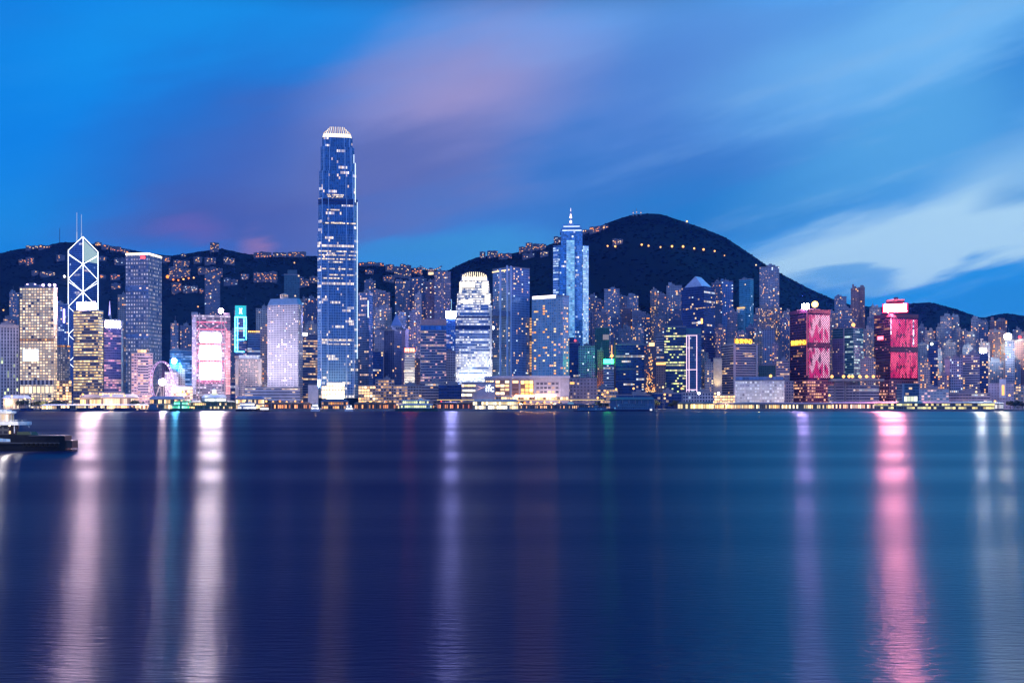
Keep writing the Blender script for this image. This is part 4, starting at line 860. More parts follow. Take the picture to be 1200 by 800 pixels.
T = tower('floodlit cream slab facing the striped beige office', 'floodlit cream slab', 836, 846, 420, 1650, plain('cream_slab', (.55, .48, .38)), 0, 4, cap='rim', cat='office block'); uplight(T, 841, 464, (1, .8, .45), 8e4, 841, 436, 50, 14)
T = tower('beige office in horizontal stripes with yellow character sign on its roof', 'striped beige office', 845, 888, 404, 1660, f_band_beige, 3.4, 4.0, 859.5, phi=30, cap='rim', cat='office tower')
T.panel('corner_pier', 859.4, 862, 404, 463, M_STONE, .7); T.panel('edge_pier', 886, 888, 404, 463, M_STONE, .7)
T.lbox('sign_plinth', T.fx(859), T.fx(885), -T.d2+1, T.d2*.5, T.H, T.z(402), M_STONE); T.lbox('roof_plant', T.fx(862), T.fx(882), -T.d2+4, T.d2*.4, T.z(402), T.z(396), M_ROOF)
m_ys = glow('yellow_sign_light', (1, .62, .06), 4.0)
bd = T.panel('sign_glow_board', 861.5, 882.5, 396.6, 403.4, glow('amber_sign_board', (1, .42, .03), .9), -2.2, thick=3); sign_text(T, '永安中心', 862, 882, 397, 403, m_ys, bd, -1.0)
T = tower('long white low office brightly lit from within at the water edge', 'long white low office', 861, 919, 446, 1545, f_whitelow, 3.6, 4.6, cap='rim', deep=22, cat='office block')
for p in (861.5, 873, 892, 905, 918.5): T.panel('stone_pier', p-.6, p+.6, 446, 468, M_WHITE, .8)
T.panel('roof_fence', 862, 918, 441, 446, F('blue_roof_screen', (.12, .2, .34), (.16, .26, .44), .8, .8, 0), -3, thick=4, cells=(5, 5)); T.lamp('roof_lamp', 903, 440.5, 2.2, GLOWS['lamp'])
T = tower('dark green netted block behind the long white low office', 'green netted block', 889, 909, 428, 1700, F('green_netting_wall', (.03, .11, .1)), 3, 4, cat='office block')
T = tower('pinkish striped block right of the green netted block', 'pinkish striped block', 910, 925, 423, 1650, f_pinkband, 3, 3.8, cat='office block')
T = tower('grey blue mid-rise with a water tank above the green netted block', 'grey-blue mid-rise', 894, 908, 386, 1800, f_grid_grey, 3, 3.6, win=10, cat='apartment tower', name='apartment_tower')
T = tower('narrow lilac mid-rise beside the grey-blue mid-rise', 'lilac mid-rise', 905, 912, 403, 1740, f_r2, 3, 3.6, win=6, cat='apartment tower', name='apartment_tower')

# the paired towers with lamp-lattice screens
def lattice_tower(label, short, x0, x1, top, xc, seed, A, B, k):
    T = tower(label, short, x0, x1, top, 1660, f_red, 3.2, 4.2, xc, phi=38, cap=None, cat='tower')
    right = T.panel if T.side == -1 else T.spanel; left = T.spanel if T.side == -1 else T.panel
    m = led('lattice_lights_%d' % seed, A, B, k, seed)
    right('lattice_screen', xc+.6, x1-.8, top+5.5, top+38, m, .6, cells=(2.1, 2.1)); right('lattice_screen', xc+.6, x1-.8, top+44.5, 442.5, m, .6, cells=(2.1, 2.1))
    right('service_floor', xc, x1, top+38.5, top+44, F('dark_red_louvres', (.06, .02, .04), (.04, .01, .03), .9, .5, .06, 0, 0, (1, .3, .4), WARM, .6), .7, cells=(3, 3))
    left('service_floor', x0, xc, top+38.5, top+44, F('dark_red_louvres', (.06, .02, .04)), .5, cells=(3, 3))
    T.left = left; T.right = right
    for f_, a, b_ in ((left, x0, xc), (right, xc, x1)): f_('roof_band', a, b_, top-.5, top+3.5, plain('maroon_band', (.10, .02, .04), .5), .9)
    T.lbox('podium', -T.W2-6, T.W2+6, -T.d2-6, T.d2+4, 0, T.z(445), F('red_podium', (.2, .09, .11), (.08, .03, .04), .8, .5, .3, .2, 0, (1, .45, .35), WARM, .9))
    pts = [(-T.W2-6.3, -T.d2-6.3), (T.W2+6.3, -T.d2-6.3), (T.W2+6.3, T.d2+4), (-T.W2-6.3, T.d2+4)]
    MB().prism(pts, 2, T.z(446), 4, 5, None, True, seed).build('podium_front', F('red_podium', (.2, .09, .11)), T.root)
    return T
T = lattice_tower('dark tower with white and pink lattice screen, yellow character sign and orange roof disc', 'white-pink lattice tower', 925, 973, 363, 947, 3, (.75, .01, .16), (1, .5, .72), 1.6)
mb = MB().box(T.W2*0, .1, 0, .1, 0, .1)
xs, ys_ = T.sy(927.5), T.sy(945)
def side_text(T, txt, p0, p1, y0, y1, m):
    cu = bpy.data.curves.new('lettering', 'FONT'); cu.body = txt; cu.align_x = 'CENTER'; cu.align_y = 'CENTER'; cu.extrude = .2
    o = bpy.data.objects.new('lettering', cu); COL.objects.link(o); cu.materials.append(m); bpy.context.view_layer.update()
    w, h = max(o.dimensions.x, .1), max(o.dimensions.y, .1); a0, a1 = T.sy(p0), T.sy(p1)
    o.parent = T.root; o.location = (T.side*(T.W2+1.0), (a0+a1)/2, (T.z(y0)+T.z(y1))/2); o.rotation_euler = (PI/2, 0, T.side*PI/2); o.scale = (abs(a1-a0)/w, abs(T.z(y0)-T.z(y1))/h, 1); to_mesh_object(o)
(side_text if T.side == -1 else lambda T, t_, a, b_, y0, y1, m: sign_text(T, t_, a, b_, y0, y1, m))(T, '信德中心', 927, 945, 398, 403.5, m_ys)
T.left('sign_glow_board', 926.6, 945.4, 397.6, 403.9, glow('amber_sign_board', (1, .42, .03), .9), .6)
T.lbox('roof_plant', -T.W2*.7, T.W2*.7, -T.d2*.3, T.d2*.6, T.H, T.H+4, M_BROWN)
yaw = T.root.rotation_euler.z
def facing(T, nm, p, y, mbx, m):        # small roof sign turned to the harbour
    a = math.atan2((p-600)/1200, 1); h = (p-T.c)*T.sl
    lx, ly = h*math.cos(-a-yaw2(T)), h*math.sin(-a-yaw2(T)); cx, cy = (T.W2 if T.side == 1 else -T.W2), -T.d2
    o = mbx.build(nm, m, T.root, (cx+lx, cy+ly, T.z(y)), -a-yaw2(T)); return o
def yaw2(T): return T.root.rotation_euler.z
facing(T, 'roof_sign', 944, 358.5, MB().box(-5.4, 5.4, 3, 4, -3.8, 3.8), glow('violet_white_sign', (.6, .4, 1), 560))
def disc(r0, n=20, y0=3, y1=4):
    mb = MB(); P = [(r0*math.cos(2*PI*i/n), r0*math.sin(2*PI*i/n)) for i in range(n)]
    mb.ngon([(x, y0, z) for x, z in P]); mb.ngon([(x, y1, z) for x, z in reversed(P)])
    for i in range(n): a, b_ = P[i], P[(i+1) % n]; mb.quad((a[0], y1, a[1]), (b_[0], y1, b_[1]), (b_[0], y0, b_[1]), (a[0], y0, a[1]))
    return mb
facing(T, 'roof_disc', 955, 356.5, disc(5.2), glow('orange_disc_light', (1, .55, .16), 5.0)); 
facing(T, 'disc_mark', 955, 356.5, disc(2.4, 14, 2.7, 3.0), glow('pale_disc_mark', (1, .85, .6), 7.0))
facing(T, 'sign_post', 944, 361.5, MB().bar((-3, 4.3, -4), (-3, 4.3, 2), .5).bar((3, 4.3, -4), (3, 4.3, 2), .5).bar((14, 4.3, -4), (14, 4.3, 4), .5), M_DARK)
T.left('corner_light', 945.4, 946.4, 367, 440, glow('dim_pink_edge', (1, .2, .45), .5), .5)

T = lattice_tower('dark tower with rose lattice screen under a huge blazing pink-white roof sign', 'rose lattice tower', 1024, 1076, 368, 1043, 9, (.62, .005, .09), (1, .08, .2), 2.0)
facing(T, 'roof_sign', 1049, 361, MB().box(-16.5, 16.5, -1, 1, -5.6, 5.6), glow('blazing_pink_sign', (1, .27, .38), 900.0))
facing(T, 'sign_frame_or_halo', 1049, 361, MB().box(-19.5, 19.5, 1.2, 3, -7.6, 7.4), glow('red_halo_board', (1, .03, .09), 2.2)); facing(T, 'roof_step', 1049, 352.5, MB().box(-14, 14, 6, 26, -14, 2.6), plain('maroon_step', (.16, .05, .06)))  # the frame here is a glowing red panel imitating the sign's halo
facing(T, 'roof_drum', 1050, 349, MB().cyl(0, 14, -4, 2, 3.6, 3.2, 12), plain('maroon_step', (.16, .05, .06)))
T.left('red_sign', 1028.5, 1035, 393, 397, glow('red_square_sign', (1, .06, .09), 12.0), .9)
T.right('edge_lights', 1069.5, 1071, 374, 405, F('white_edge_dots', (.1, .05, .08), (.4, .3, .4), .9, .6, .7, 0, 0, (.8, .7, 1), (1, .8, 1), 2.2), 1.0, cells=(3, 3)); T.right('edge_lights', 1043.4, 1044.4, 373, 392, F('white_edge_dots', (.1, .05, .08)), 1.0, cells=(2, 3))

T = tower('green and violet glass office with a star-bright roof lamp', 'green-violet glass office', 975, 1012, 384, 1690, f_green, 3, 4.2, 1000, phi=28, cap='rim', cat='office tower')
T.panel('violet_front', 975.2, 990, 396, 441, F('violet_glass_front', (.2, .17, .26), (.1, .09, .2), .6, .5, .02), .6, cells=(3, 4)); T.panel('lit_strip', 988.5, 989.5, 384, 438, M_STONE, .8)
T.lamp('roof_lamp', 994, 379.5, 3.0, GLOWS['lamp'], 0); MB().bar((T.fx(994), 0, T.H), (T.fx(994), 0, T.z(380)), .5).build('lamp_post', M_STEEL, T.root)
T.spanel('lit_floors', 1001, 1011, 404, 442, F('green_white_lit_floors', (.3, .4, .42), (.1, .3, .3), .95, .5, .2, .4, .3, (.7, 1, .8), (.9, 1, .95), .7), .6, cells=(3, 4.4))
T = tower('cream low block between the lattice towers with a lit ground floor', 'cream low block', 1008, 1026, 421, 1640, f_r5, 3, 3.8, win=10, cat='office block')

# ------------------------------------------------------------------ apartment towers on the lower slopes
AP = 'apartment towers climbing the lower slopes'
def near_short(px, D, hi=1780):
    best = None
    for x0, x1, top, d, s in LAND[:NMAIN]:
        if d < D-20:
            k = abs((x0+x1)/2-px) + (0 if x0 <= px <= x1 else 8)
            if best is None or k < best[0]: best = (k, s)
    return best[1]
NMAIN = len(LAND)
FILL = [  # x0, x1, top, D, material, tone word, lit windows
    (11, 22, 343, 2200, f_r3, 'pale blue', 14), (4, 20, 374, 2080, f_r2, 'mauve', 12), (70, 80, 372, 2000, f_r2, 'mauve', 8), (240, 258, 323, 2350, f_r1, 'tall slate', 46),
    (351, 359, 351, 2180, f_r2, 'mauve', 24), (358, 372, 350, 2120, f_r6, 'navy', 26), (357, 371, 380, 1900, f_r5, 'pinkish cream', 22),
    (427, 440, 329, 2480, f_r1, 'slate', 20), (438, 457, 343, 2200, f_r2, 'mauve', 34), (438, 459, 361, 2020, f_r5, 'pinkish cream', 40),
    (463, 480, 330, 2220, f_r1, 'slate', 60), (479, 500, 327, 2260, f_r6, 'navy', 70), (499, 512, 331, 2200, f_r4, 'brown', 26), (509, 528, 319, 2180, f_r2, 'mauve', 72), (486, 494, 345, 2050, f_r5, 'cream', 34),
    (464, 476, 370, 1980, f_r3, 'pale blue', 14), (480, 492, 366, 1990, f_r2, 'mauve', 20),
    (690, 699, 347, 2200, f_r1, 'slate', 26), (698, 707, 352, 2160, f_r6, 'navy', 24), (708, 726, 339, 2140, f_r3, 'tall pale blue', 60), (724, 736, 348, 2240, f_r1, 'slate', 24), (735, 748, 347, 2160, f_r3, 'pale grey', 26),
    (699, 712, 366, 2020, f_r2, 'mauve', 24), (716, 728, 372, 1980, f_r6, 'navy', 16), (728, 741, 361, 2060, f_r4, 'brown', 22), (742, 757, 366, 2040, f_r1, 'slate', 20), (752, 763, 372, 1990, f_r6, 'navy', 14), (744, 754, 384, 1900, f_r3, 'pale blue', 10), (726, 741, 386, 1880, f_r1, 'slate', 12),
    (762, 772, 341, 2180, f_r7, 'densely lit', 40), (771, 782, 346, 2140, f_r1, 'slate', 30), (781, 799, 335, 2200, f_r3, 'tall pale blue', 50), (766, 778, 372, 1960, f_r2, 'mauve', 18), (784, 798, 362, 2060, f_r6, 'navy', 20),
    (834, 846, 332, 2140, f_r6, 'navy', 22), (844, 859, 330, 2180, f_ribs, 'ribbed blue', 26), (852, 864, 366, 1960, f_r1, 'slate', 18), (838, 850, 384, 1860, f_r2, 'mauve', 14),
    (890, 913, 313, 2080, f_r3, 'very tall pale blue', 84), (885, 916, 361, 2050, f_r7, 'broad densely lit', 90), (884, 896, 388, 1880, f_r5, 'cream', 12), (914, 925, 372, 1960, f_r6, 'navy', 18),
    (917, 928, 366, 2020, f_r5, 'cream', 30), (970, 982, 367, 2000, f_r7, 'densely lit', 30), (978, 992, 348, 2240, f_r3, 'pale blue', 26), (987, 998, 362, 2060, f_r1, 'slate', 22), (982, 1002, 374, 1960, f_r6, 'navy', 20),
    (997, 1006, 338, 2060, f_r4, 'tall brown', 10), (1005, 1013.5, 337, 2080, f_r4, 'tall brown lit-edged', 26), (1012, 1024, 386, 1900, f_r2, 'mauve', 20), (1016, 1026, 372, 2020, f_r6, 'navy', 16), (1019, 1032, 361, 2060, f_r5, 'cream', 16), (1018, 1027, 398, 1820, f_r7, 'densely lit', 14),
    (1074, 1086, 384, 1960, f_r1, 'slate', 22), (1084, 1096, 388, 1920, f_r2, 'mauve', 20), (1097, 1107, 384, 1900, f_r6, 'navy', 26), (1102, 1115, 371, 2060, f_r3, 'pale blue', 26), (1112, 1124, 372, 2080, f_r3, 'pale grey', 30),
    (1122, 1134, 388, 1960, f_r2, 'mauve', 24), (1131, 1142, 392, 1900, f_r1, 'slate', 20), (1138, 1149, 374, 2060, f_r3, 'pale blue', 26), (1147, 1158, 378, 2020, f_r6, 'navy', 18), (1160, 1180, 376, 2080, f_r4, 'reddish brown', 20), (1158, 1178, 389, 1900, f_r4, 'orange-lit', 90),
    (1178, 1188, 394, 1880, f_r3, 'pale blue', 14), (1187, 1197, 387, 1960, f_r1, 'slate', 14), (1195, 1212, 392, 1860, f_r4, 'brown', 12), (1076, 1088, 404, 1800, f_r6, 'navy', 18), (1094, 1104, 412, 1780, f_r3, 'pale blue', 16), (1148, 1160, 402, 1820, f_r2, 'mauve', 14),
    (1106, 1120, 402, 1840, f_r1, 'slate', 16), (1128, 1140, 408, 1790, f_r6, 'navy', 14), (1182, 1196, 422, 1720, f_r3, 'grey blue', 12), (1160, 1176, 424, 1720, f_r6, 'dark', 10),
    (226, 234, 398, 1980, f_r1, 'slate', 8), (268, 278, 388, 1900, f_r6, 'navy', 10), (420, 430, 356, 2060, f_r6, 'navy', 8), (684, 694, 366, 2040, f_r6, 'navy', 12), (806, 822, 368, 2040, f_r1, 'slate', 10), (862, 876, 392, 1840, f_r2, 'mauve', 14), (874, 890, 384, 1900, f_r6, 'navy', 14),
    (900, 916, 404, 1800, f_r1, 'slate', 10), (944, 960, 376, 2100, f_r6, 'navy', 8), (1040, 1056, 384, 2080, f_r6, 'navy', 6), (876, 888, 372, 2020, f_r1, 'slate', 14), (664, 680, 392, 1990, f_r6, 'navy', 8),
]
SEEN = {}
ORD = ['', 'second ', 'third ', 'fourth ', 'fifth ', 'sixth ', 'seventh ', 'eighth ', 'ninth ', 'tenth ']
def uniq(lbl, fmt=None):
    n = SEEN.get(lbl, 0); SEEN[lbl] = n+1
    return lbl if n == 0 else fmt(n)
for (x0, x1, top, D, m, tone, nw) in FILL:
    base = '%s apartment tower rising behind the %s' % (tone, near_short((x0+x1)/2, D))
    lbl = uniq(base, lambda n: base.replace('apartment tower', 'apartment tower, %sfrom the left,' % ORD[n]))
    wc = ('amber', 'warm') if tone == 'orange-lit' else ('warm', 'cream', 'amber', 'warm', 'cream', 'cool') if m is not f_ribs else ('cool', 'cream')
    T = tower(lbl, 'none', x0, x1, top, D, m, 2.9, 3.3, win=nw, wcol=wc, cat='apartment tower', name='apartment_tower', group=AP, wsz=(.86, .6))
    # bays and recesses that break up the flat face
    rr = random.Random(int(x0*7+top)); n = max(2, int(T.W//9)); mb = MB()
    for k in range(n):
        xx = -T.W2+(k+.5)*T.W/n; mb.prism([(xx-T.W/n*.26, -T.d2-.9), (xx+T.W/n*.26, -T.d2-.9), (xx+T.W/n*.26, -T.d2+.02), (xx-T.W/n*.26, -T.d2+.02)], 0, T.H-rr.choice((0, 3, 6)), 2.4, 3.3, None, True, int(x0)+k)
    mb.build('bay_column', m, T.root)
    mb = MB()
    for k in range(rr.choice((1, 2, 2, 3))):
        xx = -T.W2*.75+rr.random()*T.W2*1.3; w = T.W*rr.uniform(.14, .3); mb.box(xx-w/2, xx+w/2, -T.d2*.6, T.d2*.6, T.H+.01, T.H+rr.uniform(3, 9))
    mb.build('lift_house', m, T.root)
T = tower('teal glass tower with a stepped crown on the slope', 'teal glass tower', 866, 883, 327, 1960, f_teal, 3, 3.8, 879, win=12, wcol=('cool', 'cream'), cap='plant')
T.panel('glass_shaft', 864.5, 873.5, 361, 425, F('pale_teal_shaft', (.14, .4, .48), (.1, .36, .46), .9, .7, .05, .05, 0, COOL, CREAM, .5, .5), 5, cells=(3, 4)); T.panel('shaft_light', 865, 873, 359.6, 361, GLOWS['warm'], 5)

# the last blocks toward the right edge
T = tower('beige block of small lit windows beside the rose lattice tower', 'beige small-window block', 1076, 1090, 425, 1640, f_r5, 3, 3.6, win=26, cat='office block')
T = tower('dark slim tower behind the ferry terminal', 'dark slim tower', 1088, 1099, 400, 1700, f_dark, 3, 3.8, win=8); T.lamp('roof_lamp', 1092, 403, 2.0, glow('white_green_lamp', (.9, 1, .7), 8.0))
T = tower('grey block with a lit floor near the terminal', 'grey lit-floor block', 1099, 1112, 440, 1640, f_r2, 3, 3.6, win=14, cat='office block')
T = tower('blank lilac block beside the blue grid office', 'blank lilac block', 1107, 1115, 421, 1650, plain('lilac_wall', (.42, .37, .44)), 0, 4, cat='office block')
T = tower('blue-grey office of even gridded windows behind the ferry terminal', 'blue grid office', 1113, 1128, 420, 1640, f_grid_grey, 2.8, 4.2, win=12, wcol=('cool', 'cream'), cat='office block')
T = tower('lavender office with fine strip windows on the terminal side', 'lavender strip office', 1126, 1148, 416, 1650, f_lav, 3, 4, win=18, wcol=('cream', 'warm'), cat='office block')
T = tower('dark tower carrying a dazzling white lamp on its roof', 'dazzling-lamp tower', 1148, 1158, 414, 1670, f_dark, 3, 4, win=14, cap='rim'); T.lbox('lamp_board', T.fx(1148.5), T.fx(1155.5), -T.d2*.4, -T.d2*.3, T.z(413), T.z(408), glow('dazzling_board', (.95, .97, 1), 800))
T = tower('slate tower topped by a big yellow lamp near the frame edge', 'yellow-lamp tower', 1178, 1189, 400, 1700, f_grid_grey, 3, 4, win=14); T.lamp('roof_lamp', 1181, 394, 5.4, glow('big_yellow_lamp', (1, .87, .66), 480), 0)
T = tower('mauve tower marked by a small red lamp', 'red-lamp tower', 1189, 1206, 399, 1740, f_r4, 3, 3.8, win=12); T.lamp('roof_lamp', 1195, 395, 2.4, GLOWS['red'])
T = tower('low pale pink shore building with a white stair block', 'low pale pink building', 1158, 1188, 449, 1600, F('pale_pink_wall', (.58, .48, .52), (.3, .26, .3), .5, .4, .06), 4, 4.4, cap='rim', cat='office block'); T.panel('stair_block', 1171, 1179, 444, 466, M_WHITE, 2); T.panel('lit_stair', 1174, 1177, 451, 463, GLOWS['warm'], 2.5)
T = tower('low cream building with lit floors at the frame edge', 'low cream lit building', 1187, 1212, 452, 1610, F('cream_lit_wall', (.5, .44, .4), (.3, .24, .16), .7, .5, .5, 0, 0, WARM, CREAM, 1.0), 4, 4.4, cap='rim', cat='office block')

# small street-level blocks that close the gaps between towers
LOW = [(66, 84, 446, 1640, f_shop, 'gold-lit', 2), (84, 92, 452, 1640, f_dark, 'dark glass', 2), (116, 146, 460, 1560, f_shop, 'glass-fronted lit', 2), (200, 226, 453, 1600, f_shop, 'orange-lit', 2),
       (268, 278, 448, 1690, f_dark, 'dark blue', 2), (312, 362, 446, 1700, f_band_grey, 'grey', 2), (420, 440, 452, 1560, f_shop, 'golden glass', 2), (440, 462, 445, 1640, f_mall, 'pale stone', 4), (461, 494, 452, 1590, f_mall, 'stone', 6), (492, 520, 449, 1600, f_band_grey, 'striped grey', 6),
       (514, 542, 451, 1570, f_dark, 'dark blue', 6), (697, 724, 456, 1590, f_mall, 'dim stone', 4), (722, 762, 463, 1560, f_dark, 'dark', 4), (764, 800, 461, 1590, f_dark, 'dark glass', 4), (800, 836, 460, 1580, f_grid_grey, 'grey', 4), (834, 862, 463, 1580, f_shop, 'lit cream', 4),
       (918, 930, 447, 1640, f_r2, 'mauve', 4), (970, 1030, 452, 1600, f_band_grey, 'long grey terminal', 10), (1076, 1112, 456, 1570, F('blue_lit_hall', (.2, .34, .46), (.1, .2, .34), .8, .5, .3, 0, 0, (1, .5, .4), CREAM, .8), 'blue', 10), (1110, 1160, 461, 1590, f_lav, 'lavender', 6)]
for (x0, x1, top, D, m, tone, nw) in LOW:
    base = '%s low street block in front of the %s' % (tone, near_short((x0+x1)/2, 3000)); lbl = uniq(base, lambda n: base.replace('street block', '%sstreet block' % ORD[n]))
    tower(lbl, 'none', x0, x1, top, D, m, 4.2, 4.6, win=0, cat='low building', name='low_building', cap='rim' if m is f_shop else 'plant')
# ------------------------------------------------------------------ hillside houses, lamps, peak building
HG = 'houses on the wooded hillside'
HILL = [  # x0, x1, y0, y1, lit windows, glow colour, words
    (30, 45, 288, 292, 7, 'cream', 'ridge row of white-lit flats'), (45, 61, 287.5, 291.5, 6, 'lamp', 'ridge house with warm lamps'), (22, 30, 304, 309, 5, 'amber', 'orange-lit villa'), (30, 40, 303, 310, 7, 'orange', 'larger villa glowing orange'),
    (47, 64, 319.5, 323.5, 8, 'cream', 'long white-lit terrace'), (37, 45, 319, 323, 2, 'warm', 'small dim villa'), (111, 119, 284, 288, 4, 'lamp', 'lamp-lit ridge lodge'), (119, 128, 287, 292, 4, 'amber', 'amber ridge villa'), (129, 142, 289, 295, 6, 'orange', 'orange ridge house'), (142, 152, 293, 297, 4, 'amber', 'small amber ridge house'),
    (115, 125, 302, 306, 3, 'warm', 'warm-lit cottage'), (134, 147, 304, 311, 3, 'cool', 'pale cottage'), (116, 124, 323, 327, 4, 'orange', 'orange-lit road lodge'), (129, 141, 322, 328, 5, 'orange', 'broad orange road lodge'), (130, 142, 333, 338, 4, 'warm', 'lower warm villa'),
    (190, 200, 301, 308, 6, 'amber', 'amber mansion'), (203, 222, 305, 313, 8, 'warm', 'pinkish apartment house'), (198, 223, 314, 326, 18, 'warm', 'large beige mansion block'), (201, 213, 333, 343, 9, 'amber', 'stacked amber flats'), (214, 232, 334, 342, 8, 'cool', 'bluish terrace flats'), (233, 239, 339, 343, 3, 'amber', 'amber garage lodge'),
    (246, 257, 284, 295, 8, 'warm', 'ridge-top apartment slab'), (227, 237, 302, 309, 7, 'cream', 'bright hill flats'), (240, 253, 302, 309, 6, 'cream', 'wide hill flats'), (232, 245, 314, 322, 4, 'warm', 'dim hill flats'), (246, 261, 313, 323, 5, 'warm', 'dark hill terrace'), (262, 275, 303, 310, 8, 'cream', 'cream-lit villa group'), (212, 218, 297, 301, 3, 'cream', 'tiny ridge house'),
    (297, 318, 295.5, 302, 8, 'orange', 'ridge house glowing orange'), (320, 336, 295, 300, 7, 'cream', 'flat ridge lodge'), (337, 359, 295.5, 301, 8, 'amber', 'long ridge lodge'), (282, 292, 322, 328, 3, 'cool', 'bluish cottage'), (297, 325, 320, 330, 22, 'amber', 'long lit mansion'), (262, 279, 327, 334, 4, 'cool', 'grey hillside flats'), (350, 362, 326, 336, 9, 'warm', 'stacked warm flats'), (363, 372, 325, 332, 4, 'cream', 'cream cottage'),
    (420, 450, 307.5, 311.5, 12, 'orange', 'ridge row glowing red-orange'), (452, 462, 309, 318, 6, 'warm', 'tall ridge flats'), (462, 482, 311, 326, 12, 'cream', 'stepped ridge flats'), (483, 495, 315, 322, 8, 'orange', 'orange-lit ridge villa'), (428, 438, 316, 321, 3, 'warm', 'warm hillside cottage'), (449, 462, 324, 331, 4, 'amber', 'amber hillside cottage'),
    (562, 569, 294, 301, 3, 'cool', 'blue ridge flat block'), (571, 583, 293.5, 302, 5, 'cream', 'cream ridge flat block'), (584, 600, 296, 303, 9, 'amber', 'amber ridge terrace'), (608, 616, 289, 296, 4, 'warm', 'narrow ridge flats'), (616, 640, 285, 293, 14, 'warm', 'long ridge apartment row'), (633, 643, 295.5, 300, 6, 'cream', 'bright villa below the ridge'), (649, 660, 277.5, 284, 3, 'cool', 'dark ridge flats'),
    (681, 691, 269, 274, 5, 'cream', 'white-lit crest house'), (691, 705, 265.5, 272, 9, 'orange', 'crest mansion glowing orange'), (705, 713, 263.5, 268, 5, 'lamp', 'crest lodge with bright lamps'), (718, 730, 280.5, 286, 6, 'cream', 'lone peak villa'), (612, 626, 298, 303, 3, 'cool', 'pale villa'),
    (66, 76, 300, 305, 2, 'warm', 'dim cottage'), (156, 166, 318, 324, 2, 'warm', 'hidden cottage'), (172, 184, 306, 312, 3, 'amber', 'half-hidden cottage'), (540, 552, 322, 327, 2, 'warm', 'lonely dark cottage'),
]
def near_front(px): return near_short(px, 9e9)
for i, (x0, x1, y0, y1, nw, gc, words_) in enumerate(HILL):
    px = (x0+x1)/2; X, Y = hill_hit(px, y1-.3); s = Y/1200; a = math.atan2(X, Y); Wd = (x1-x0)*s*math.cos(a); z0 = ground(X, Y)
    Hh = max(5.0, (y1-y0)*s); z0 = min(z0, CAM_H+(HZ-y1)*s) if Y > YR-30 else z0
    rr = random.Random(i+50)
    lbl = uniq('%s on the dark slope above the %s' % (words_, near_front(px)), lambda n: '%s, %sof its kind, above the %s' % (words_, ORD[n], near_front(px)))
    r = empty('hillside_house', (X, Y, z0), -a+rr.uniform(-.2, .2)); tag(r, lbl, 'house', HG)
    n = 1 if Wd < 26 else 2 if Wd < 44 else 3; mw = f_house; dd = min(14, Wd*.6)
    mb = MB(); ws = []
    for k in range(n):
        w = Wd/n*.94; cx = -Wd/2+(k+.5)*Wd/n; h = Hh*rr.uniform(.72, 1.0); mb.prism([(cx-w/2, -dd/2), (cx+w/2, -dd/2), (cx+w/2, dd/2), (cx-w/2, dd/2)], -8, h, 3.4, 3.4, None, True, i*9+k); ws.append((cx, w, h))
    mb.build('wall', mw, r); mb = MB()
    for cx, w, h in ws: mb.box(cx-w/2-.4, cx+w/2+.4, -dd/2-.4, dd/2+.4, h+.01, h+.8); mb.box(cx-w*.2, cx+w*.1, -2, 2, h+.8, h+2.8)
    mb.build('roof', M_ROOF, r)
    for k in range(nw):
        cx, w, h = ws[k % n]; link('window', win_mesh(gc if rr.random() < .7 else 'amber'), r, (cx+rr.uniform(-.42, .42)*w, -dd/2-.1, rr.uniform(.12, .88)*h), (0, 0, 0), (rr.uniform(1.6, 3.0), .4, rr.uniform(1.2, 1.9)))

# peak lookout shaped like an upturned crescent
X, Y = hill_hit(505, 322); s = Y/1200; r = empty('lookout_building', (X, Y, CAM_H+(HZ-326)*s), -math.atan2(X, Y)); tag(r, 'anvil-shaped lookout building with a wide upturned roof on the ridge', 'lookout')
w = 13*s; mb = MB(); N = 12
zt = 15*s; prof = [(-w+2*w*i/N, zt*.62+zt*.38*abs(-1+2*i/N)**1.6) for i in range(N+1)]
for (xa, za), (xb, zb) in zip(prof, prof[1:]):
    mb.box(min(xa, xb), max(xa, xb), -9, 9, (za+zb)/2-3.2+2.4*abs(xa/w), (za+zb)/2)
mb.build('crescent_roof', plain('pale_lookout_roof', (.4, .38, .4)), r)
MB().box(-4.4*s, 4.4*s, -7, 7, -20, zt*.62-3).build('wall', f_house, r); MB().box(-3*s, 3*s, -7.6, -6.9, zt*.1, zt*.45).build('lit_glazing', glow('lookout_glazing', (1, .7, .4), 1.6), r)
MB().box(-6.5*s, 6.5*s, -8, 8, -20, zt*.02).build('terrace', M_ROOF, r)
for k in range(9): link('window', win_mesh('warm'), r, (-w*.8+k*w*.2, -9.2, zt*.62+zt*.3*abs(-.8+k*.2)**1.6-1.2), (0, 0, 0), (2.6, .5, 1.3))
MB().box(-2.2*s, 2.2*s, -5, 5, zt*.62, zt*.8).build('roof_plant', M_ROOF, r)

